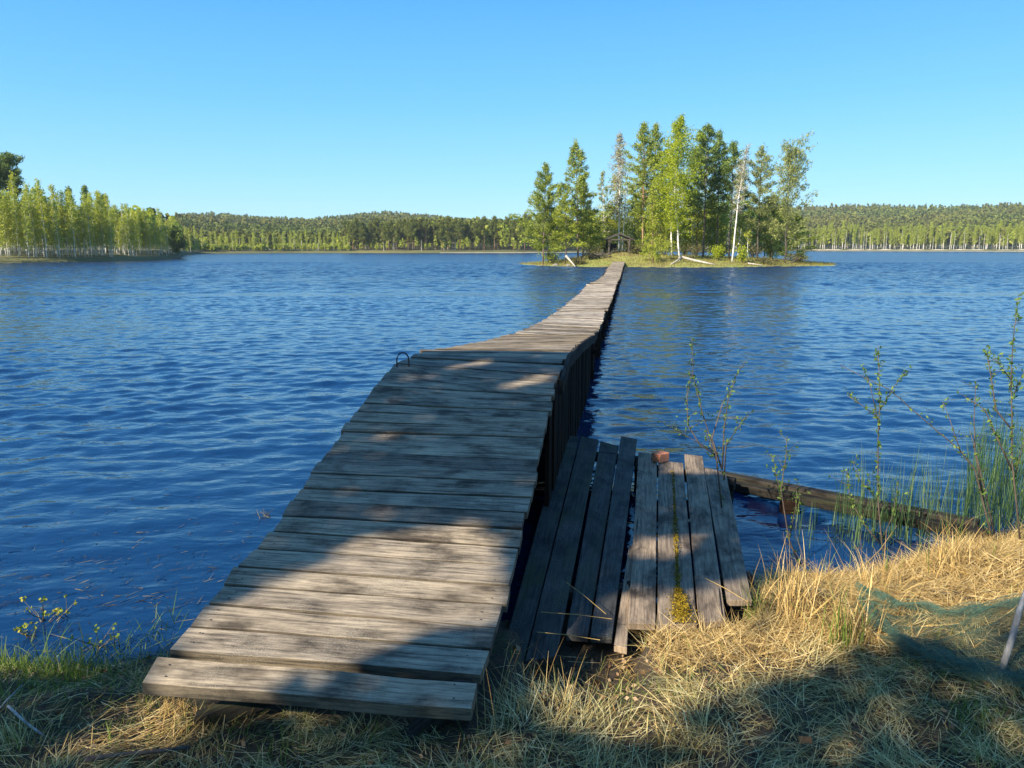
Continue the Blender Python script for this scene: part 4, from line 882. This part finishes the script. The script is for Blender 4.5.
# two tall clumps in the straw
def tuft(px,py,label,n,L_,mat,seed,cat='grass tuft',zz=.3,spread=.05,lean=.5):
    r=np.random.default_rng(seed); c=P(px,py,zz); c[2]=float(gz(c[0],c[1])); b_=c+r.normal(size=(n,3))*[spread,spread,0]
    V,Q=blades(b_,r.uniform(L_*.5,L_,n),r.uniform(.002,.005,n),r.uniform(0,6.28,n),r.uniform(0,lean,n),r.uniform(.1,1.3,n),r,6)
    return tag(fastmesh('grass_tuft',V,Q,M[mat],loc=c),label,cat)
tuft(848,640,'tall mixed grass tuft beside the left corner of the green net',90,.38,'straw',1,lean=.35)
tuft(842,648,'dark green grass tuft at the left corner of the green net',40,.30,'green_grass',2,spread=.04,lean=.3)
tuft(786,612,'arching bleached grass tuft at the water right of the platforms',110,.34,'straw',3,spread=.07)
tuft(757,590,'green and pale tuft against the right edge of the mossy platform',60,.26,'green_grass',4,spread=.035)
tuft(955,556,'upright pale grass tuft at the end of the beam',60,.34,'straw',5,spread=.05)
tuft(690,740,'grey seeded grass tuft in the shade below the straw',120,.16,'straw_grey',6,spread=.06,lean=1.0)
tuft(20,735,'pale tuft low in the left corner',90,.13,'straw_grey',7,spread=.05,lean=1.0)
tuft(806,600,'loose arching pale tuft over the water below the beam support block',60,.36,'straw',8,spread=.06,lean=.7)
tuft(880,588,'arching pale tuft at the water below the middle sapling',70,.32,'straw',9,spread=.07,lean=.8)
tuft(902,612,'short pale tuft just above the upper hem of the green net',50,.16,'straw',10,spread=.05,lean=.9)
tuft(280,742,'small green sprouts under the lowest plank',26,.10,'green_grass',12,spread=.06,lean=.5)
tuft(975,735,'fresh green tuft low at the right picture edge',60,.09,'green_grass',13,spread=.05,lean=.8)
# cast dead leaves, twigs and bits
r=np.random.default_rng(77); n=9000; x=r.uniform(-2.7,4,n); y=r.uniform(1.5,4.6,n); k=(shoreY(x)-y>.03)&~inplat(x,y); x,y=x[k],y[k]; C=np.stack([x,y,gz(x,y)+.01],1)
V,Q=cards(C,.012+.03*r.random(len(C))**2,r,.7,flat=.0); tag(fastmesh('leaf_litter',V,Q,M['dead_leaf']),'brown leaf litter scattered over the bank','leaf litter',kind='stuff')
mt=MB(); c=P(806,735,.36); c[2]=float(gz(c[0],c[1]))+.035; q=[c+np.array(v)*.022 for v in ((-1,-.5,0),(-.3,-1,.3),(.8,-.7,0),(1.1,.3,.5),(.2,1,.2),(-.9,.6,.6))]; mt.add(q+[c+[0,0,.004]],[(0,1,6),(1,2,6),(2,3,6),(3,4,6),(4,5,6),(5,0,6)]); tag(mt.build('fallen_leaf',M['brown_leaf'],loc=c),'reddish brown fallen leaf on the grass at the bottom right','leaf')

def stick(px_pts, zoff, r0, r1, label, mat, name='stick', abs_z=None):
    pts=[]
    for i,(px,py) in enumerate(px_pts):
        q=P(px,py,.33); q=P(px,py,float(gz(q[0],q[1]))); q=P(px,py,float(gz(q[0],q[1]))+zoff[i]); pts.append(q)
    mt=MB(); mt.tube(pts,np.linspace(r0,r1,len(pts)),8); o=mt.build(name,M[mat],smooth=True,loc=pts[0]); return tag(o,label,'stick')
stick([(85,760),(110,756),(150,752),(190,747)],[.03,.035,.03,.03],.010,.006,'dead grey brown branch lying at the bottom left','twig')
stick([(0,708),(8,699),(22,685)],[.05,.06,.05],.004,.002,'thin bare twig in the bottom left corner','grey_stick')
stick([(8,706),(25,722),(44,736)],[.05,.05,.03],.005,.004,'pale thin stick lying in the lower left grass','grey_stick')
b=P(1001,668,.36); e_=PY(1030,582,b[1]+.06); mt=MB(); mt.tube([b-[0,0,.04],b*.66+e_*.34+[.004,0,0],b*.33+e_*.67-[.004,0,0],e_],[.0135,.0125,.0115,.011],8)
tag(mt.build('stick',M['grey_stick'],smooth=True,loc=b),'grey debarked stick standing in the green net','stick')
stick([(812,615),(840,590),(880,550),(915,500),(948,463)],[.05,.12,.24,.38,.5],.0045,.002,'long pale dry stem leaning over the water across the beam','straw','dry_stem')
for i,(a_,b2,lb) in enumerate((((705,578),(748,602),'pale straw stem lying across the right boards of the mossy platform'),((541,612),(612,619),'upper straw stem lying across the dark boards'),((537,632),(600,640),'lower straw stem lying across the dark boards'),((566,582),(606,614),'slanting straw stem on the speckled board'))):
    mt=MB(); mt.tube([P(*a_,.275),P((a_[0]+b2[0])/2,(a_[1]+b2[1])/2-1,.28),P(*b2,.265)],.0017,5); tag(mt.build('straw_stem',M['straw'],loc=P(*a_,.275)),lb,'straw')

# ------------------------------------------------------------ green net
def net():
    # outline rows from upper edge to lower edge, photo pixels on the ground
    rows_=[[(858,588),(900,602),(950,611),(1000,606),(1060,592)],[(859,592),(897,608),(950,618),(1000,615),(1070,605)],[(860,596),(895,622),(940,638),(1000,640),(1080,635)],[(862,600),(888,630),(930,653),(985,670),(1080,680)],[(860,604),(882,634),(925,661),(980,681),(1090,696)]]
    nu,nv_=150,64; U=np.linspace(0,1,nu); Vv=np.linspace(0,1,nv_); G=np.zeros((nv_,nu,3))
    R_=[]
    for row_ in rows_:
        a_=np.array(row_,float); t0=np.linspace(0,1,len(a_)); R_.append(np.stack([np.interp(U,t0,a_[:,0]),np.interp(U,t0,a_[:,1])],1))
    R_=np.array(R_); kpos=np.array([0,.22,.5,.74,1.0])
    for j,v in enumerate(Vv):
        for i in range(nu):
            px=np.interp(v,kpos,R_[:,i,0]); py=np.interp(v,kpos,R_[:,i,1]); q=P(px,py,.33); q=P(px,py,float(gz(q[0],q[1]))+.045); z=float(gz(q[0],q[1]))
            q[2]=z+.035+.012*math.sin(i*.21+j*.5)+.03*math.exp(-((v-.9)/.08)**2)+.03*math.exp(-((v-.1)/.08)**2); G[j,i]=q
    mt=MB(); w_=.0006
    idx=lambda j,i:j*nu+i
    E=[]
    for j in range(nv_):
        for i in range(nu):
            if i<nu-1 and j<nv_-1: E.append((G[j,i],G[j+1,i+1])); E.append((G[j,i+1],G[j+1,i]))
    # gathered folds: extra layers along the lower and the upper hem
    r=np.random.default_rng(3)
    for _ in range(4):
        for (j0,amp) in ((nv_-6,.02),(5,.012)):
            off=r.normal(size=3)*[.012,.02,.012]
            for i in range(nu-1):
                for jj in range(-4,4): 
                    if r.random()<.8: E.append((G[j0+jj,i]+off,G[j0+jj+1,i+1]+off)); 
                    if r.random()<.6: E.append((G[j0+jj,i+1]+off,G[j0+jj+1,i]+off))
    E=np.array(E); d=E[:,1]-E[:,0]; u=np.cross(d,[0,0,1.]); u/=np.linalg.norm(u,axis=1)[:,None]+1e-9; u*=w_; v=np.array([0,0,w_])[None]*1.2
    a,b_=E[:,0],E[:,1]
    V=np.stack([a-u,a+u,a+v,b_-u,b_+u,b_+v],1).reshape(-1,3); i=np.arange(len(E))*6
    Q=np.concatenate([np.stack([i+p,i+q,i+q+3,i+p+3],1) for p,q in ((0,1),(1,2),(2,0))])
    o=fastmesh('garden_net',V,Q,M['net'],loc=G[0,0]); tag(o,'dark green plastic net crumpled on the straw at the right','net')
net()

# ------------------------------------------------------------ plants and debris in the water on the left
r=np.random.default_rng(5)
for (px,py,s_,lb,md) in ((42,612,.15,'yellow green marsh plant sticking out of the water, upper left of three','marigold'),(62,610,.13,'small marsh plant in the water right of the yellow tipped one','marigold'),(28,628,.09,'low yellow leaved marsh plant nearest the left picture edge','marigold'),(98,640,.13,'dark green water weed near the left bank','green_grass')):
    c=P(px,py+10,-.0); root=empty('marsh_plant',c,lb,'water plant'); mt=MB(); C=[]
    for i in range(7):
        e=c+np.array([r.normal()*.05,r.normal()*.04,s_*r.uniform(.3,1)]); mt.tube([c+r.normal(size=3)*[.02,.02,0],(c+e)/2+r.normal(size=3)*.008,e],[.0025,.002,.001],4,cap=False); C+= [e+r.normal(size=3)*.008 for _ in range(4)]
    mt.build('stem',M['debris'],root,loc=c); V,Q=cards(np.array(C),.022,r,.8); fastmesh('leaves',V,Q,M[md],parent=root,loc=c)
c=P(266,518,0); mt=MB()
for i in range(9): e=c+np.array([r.normal()*.05,r.normal()*.04,.03+.05*r.random()]); mt.tube([c+r.normal(size=3)*[.03,.02,0],e],[.003,.001],4,cap=False)
tag(mt.build('twig_bunch',M['debris'],loc=c),'small dark twig bunch poking out of the water left of the ramp','twig')
n=700; px=r.uniform(-20,330,n); py=570+r.normal(size=n)*45; k=(py<668)&(py>470)&(r.random(n)<np.clip((py-440)/200,0,1)); px,py=px[k],py[k]
b_=np.array([P(a,b2,.006) for a,b2 in zip(px,py)]); n=len(b_)
V,Q=blades(b_,r.uniform(.02,.12,n),r.uniform(.002,.005,n),r.normal(size=n)*.5+.7,np.full(n,1.53),r.normal(size=n)*.02,r,3)
V[:,2]=.004+np.abs(r.normal(size=len(V)))*.002
tag(fastmesh('floating_reed_bits',V,Q,M['debris']),'bits of old reed floating near the left bank','floating debris',kind='stuff')
n=150; px=r.uniform(30,180,n); py=np.interp(px,[30,110,180],[668,668,640])-np.abs(r.normal(size=n))*14
b_=np.array([P(a,b2,.0) for a,b2 in zip(px,py)]); V,Q=blades(b_,r.uniform(.05,.16,n),r.uniform(.003,.006,n),r.uniform(0,6.28,n),r.uniform(.2,1.4,n),r.uniform(0,.8,n),r,4)
tag(fastmesh('water_weed',V,Q,M['reed']),'dark water weed along the left waterline','water plant',kind='stuff')

# ------------------------------------------------------------ trees on the near bank behind the camera: crowns shaped to shade the foreground
Sn = np.array(S)
def proj(W):
    W=np.asarray(W,float); d=W-[0,0,H]; b=d[:,1]*sp+d[:,2]*cp; z=d[:,1]*cp-d[:,2]*sp
    return 512+F*d[:,0]/z, 384-F*b/z
def inpoly(px,py,poly):
    ins=np.zeros(len(px),bool); j=len(poly)-1
    for i in range(len(poly)):
        xi,yi=poly[i]; xj,yj=poly[j]; c_=((yi>py)!=(yj>py))&(px<(xj-xi)*(py-yi)/(yj-yi+1e-12)+xi); ins^=c_; j=i
    return ins
LIT_DECK=[[(130,700),(130,690),(160,650),(200,612),(262,582),(322,560),(352,536),(430,527),(540,512),(530,560),(512,605),(505,622),(440,632),(400,648),(340,668),(270,690),(230,712)],[(462,492),(545,458),(545,500),(500,500)],
  [(356,440),(385,432),(400,435),(372,443)],[(490,386),(556,370),(556,380),(510,390)],[(440,366),(490,358),(495,362),(450,370)],[(395,352),(600,351),(600,300),(395,300)]]
LIT_BOARD=[[(625,536),(712,536),(700,550),(668,560),(622,556)],[(600,588),(705,588),(725,575),(770,572),(770,640),(600,650)],[(636,448),(660,448),(660,461),(636,462)],[(680,452),(706,452),(706,464),(682,464)]]
LIT_GROUND=[[(566,694),(590,640),(620,615),(760,560),(860,480),(1300,400),(1300,610),(1010,622),(985,650),(930,640),(868,648),(830,668),(760,688),(690,705),(620,704)],
  [(135,690),(205,700),(200,735),(150,752),(100,760),(70,745),(110,705)],[(190,742),(215,735),(222,752),(196,758)],[(-60,640),(40,650),(110,672),(70,684),(-60,672)]]
r=np.random.default_rng(99)
C=[]
n=36000; Wg=np.column_stack([r.uniform(-3.4,5.2,n),r.uniform(.9,6.2,n),np.zeros(n)]); Wg[:,2]=np.maximum(gz(Wg[:,0],Wg[:,1]),0)+.03
Wg=Wg[shoreY(Wg[:,0])-Wg[:,1]>-.1]; Wq=Wg+r.normal(size=Wg.shape)*[.03,.03,0]; px,py=proj(Wq); k=np.ones(len(px),bool)
for pl in LIT_GROUND: k&=~inpoly(px,py,pl)
s_=(Wg[:,0]-R0[0])*dv[0]+(Wg[:,1]-R0[1])*dv[1]; l_=(Wg[:,0]-R0[0])*nv[0]+(Wg[:,1]-R0[1])*nv[1]; k&=~((s_>.12)&(l_<.75)&(l_>-1.25))
C.append(Wg[k])
n=9800; ss=r.uniform(-.1,4.3,n); ll=r.uniform(-.1,1.35,n); xy=R0+dv*ss[:,None]-nv*ll[:,None]; zz=np.array([edge_z(max(a,0),1)*(1-b/1.25)+edge_z(max(a,0),-1)*b/1.25 for a,b in zip(ss,ll)])
Wd=np.column_stack([xy,zz]); px,py=proj(Wd+r.normal(size=Wd.shape)*[.025,.025,0]); k=np.ones(len(px),bool)
for pl in LIT_DECK: k&=~inpoly(px,py,pl)
C.append(Wd[k])
n=6500; x=r.uniform(.30,1.75,n); y=r.uniform(2.8,6.0,n); Wb=np.column_stack([x,y,np.full(n,.24)]); px,py=proj(Wb+r.normal(size=Wb.shape)*[.02,.02,0]); k=(px>560)&(px<775)&(py>447)&(py<640)  # crown leaves added to shade the boards where the jetty shadow falls short
for pl in LIT_BOARD: k&=~inpoly(px,py,pl)
C.append(Wb[k])
C=np.concatenate(C); print('shade leaves',len(C))
dist=r.uniform(8.5,12.5,len(C)); C=C+Sn[None]*dist[:,None]
hx=np.array([Sn[0],Sn[1]])/math.hypot(Sn[0],Sn[1]); tanE=Sn[2]/math.hypot(Sn[0],Sn[1])
lab=['leafy birch on the near bank whose shade falls on the ramp, outside the picture','leafy birch on the near bank whose shade falls on the foreground grass, outside the picture']
side=(C[:,1]-hx[1]*0>np.median(C[:,1]))
for i,(tg,k_) in enumerate((((-.3,4.55,.8),10.6),((1.2,2.35,.33),9.6))):
    sel=C[side] if i==0 else C[~side]
    b_=np.array([tg[0]+hx[0]*k_,tg[1]+hx[1]*k_,0]); top_=b_.copy(); top_[2]=tg[2]+k_*tanE; b_[2]=float(gz(b_[0],b_[1])); root=empty('birch_tree',b_,lab[i],'tree')
    V,Q=cards(sel,.10*(.6+.8*r.random(len(sel))),r,.85); fastmesh('crown',V,Q,M['birch_leaf'],parent=root,loc=b_)
    mt=MB(); tops=sel[r.integers(0,len(sel),14)]
    mt.tube([b_-[0,0,.3],b_*.5+top_*.5,top_],[.11,.08,.05],9)
    for q in tops: u_=r.uniform(.55,1); w_=b_*(1-u_)+top_*u_; mt.tube([w_,(w_*.5+q*.5)-[0,0,.2],q],[.013,.008,.003],4,cap=False)
    mt.build('trunk',M['birch_bark'],root,smooth=True,loc=b_)

# ------------------------------------------------------------ air
m, t, out = newmat('haze'); pv=N(t,'ShaderNodeVolumePrincipled'); pv.inputs['Color'].default_value=(.80,.88,1,1); pv.inputs['Density'].default_value=.00018; pv.inputs['Anisotropy'].default_value=.2
t.links.new(pv.outputs[0], out.inputs['Volume'])
mt=MB(); a=1295.; mt.add([(-a,-75,-2.2),(a,-75,-2.2),(a,a,-2.2),(-a,a,-2.2),(-a,-75,70),(a,-75,70),(a,a,70),(-a,a,70)],[(3,2,1,0),(4,5,6,7),(0,1,5,4),(1,2,6,5),(2,3,7,6),(3,0,4,7)])
tag(mt.build('haze', m),'thin bluish air over the lake and hills','haze',kind='stuff')
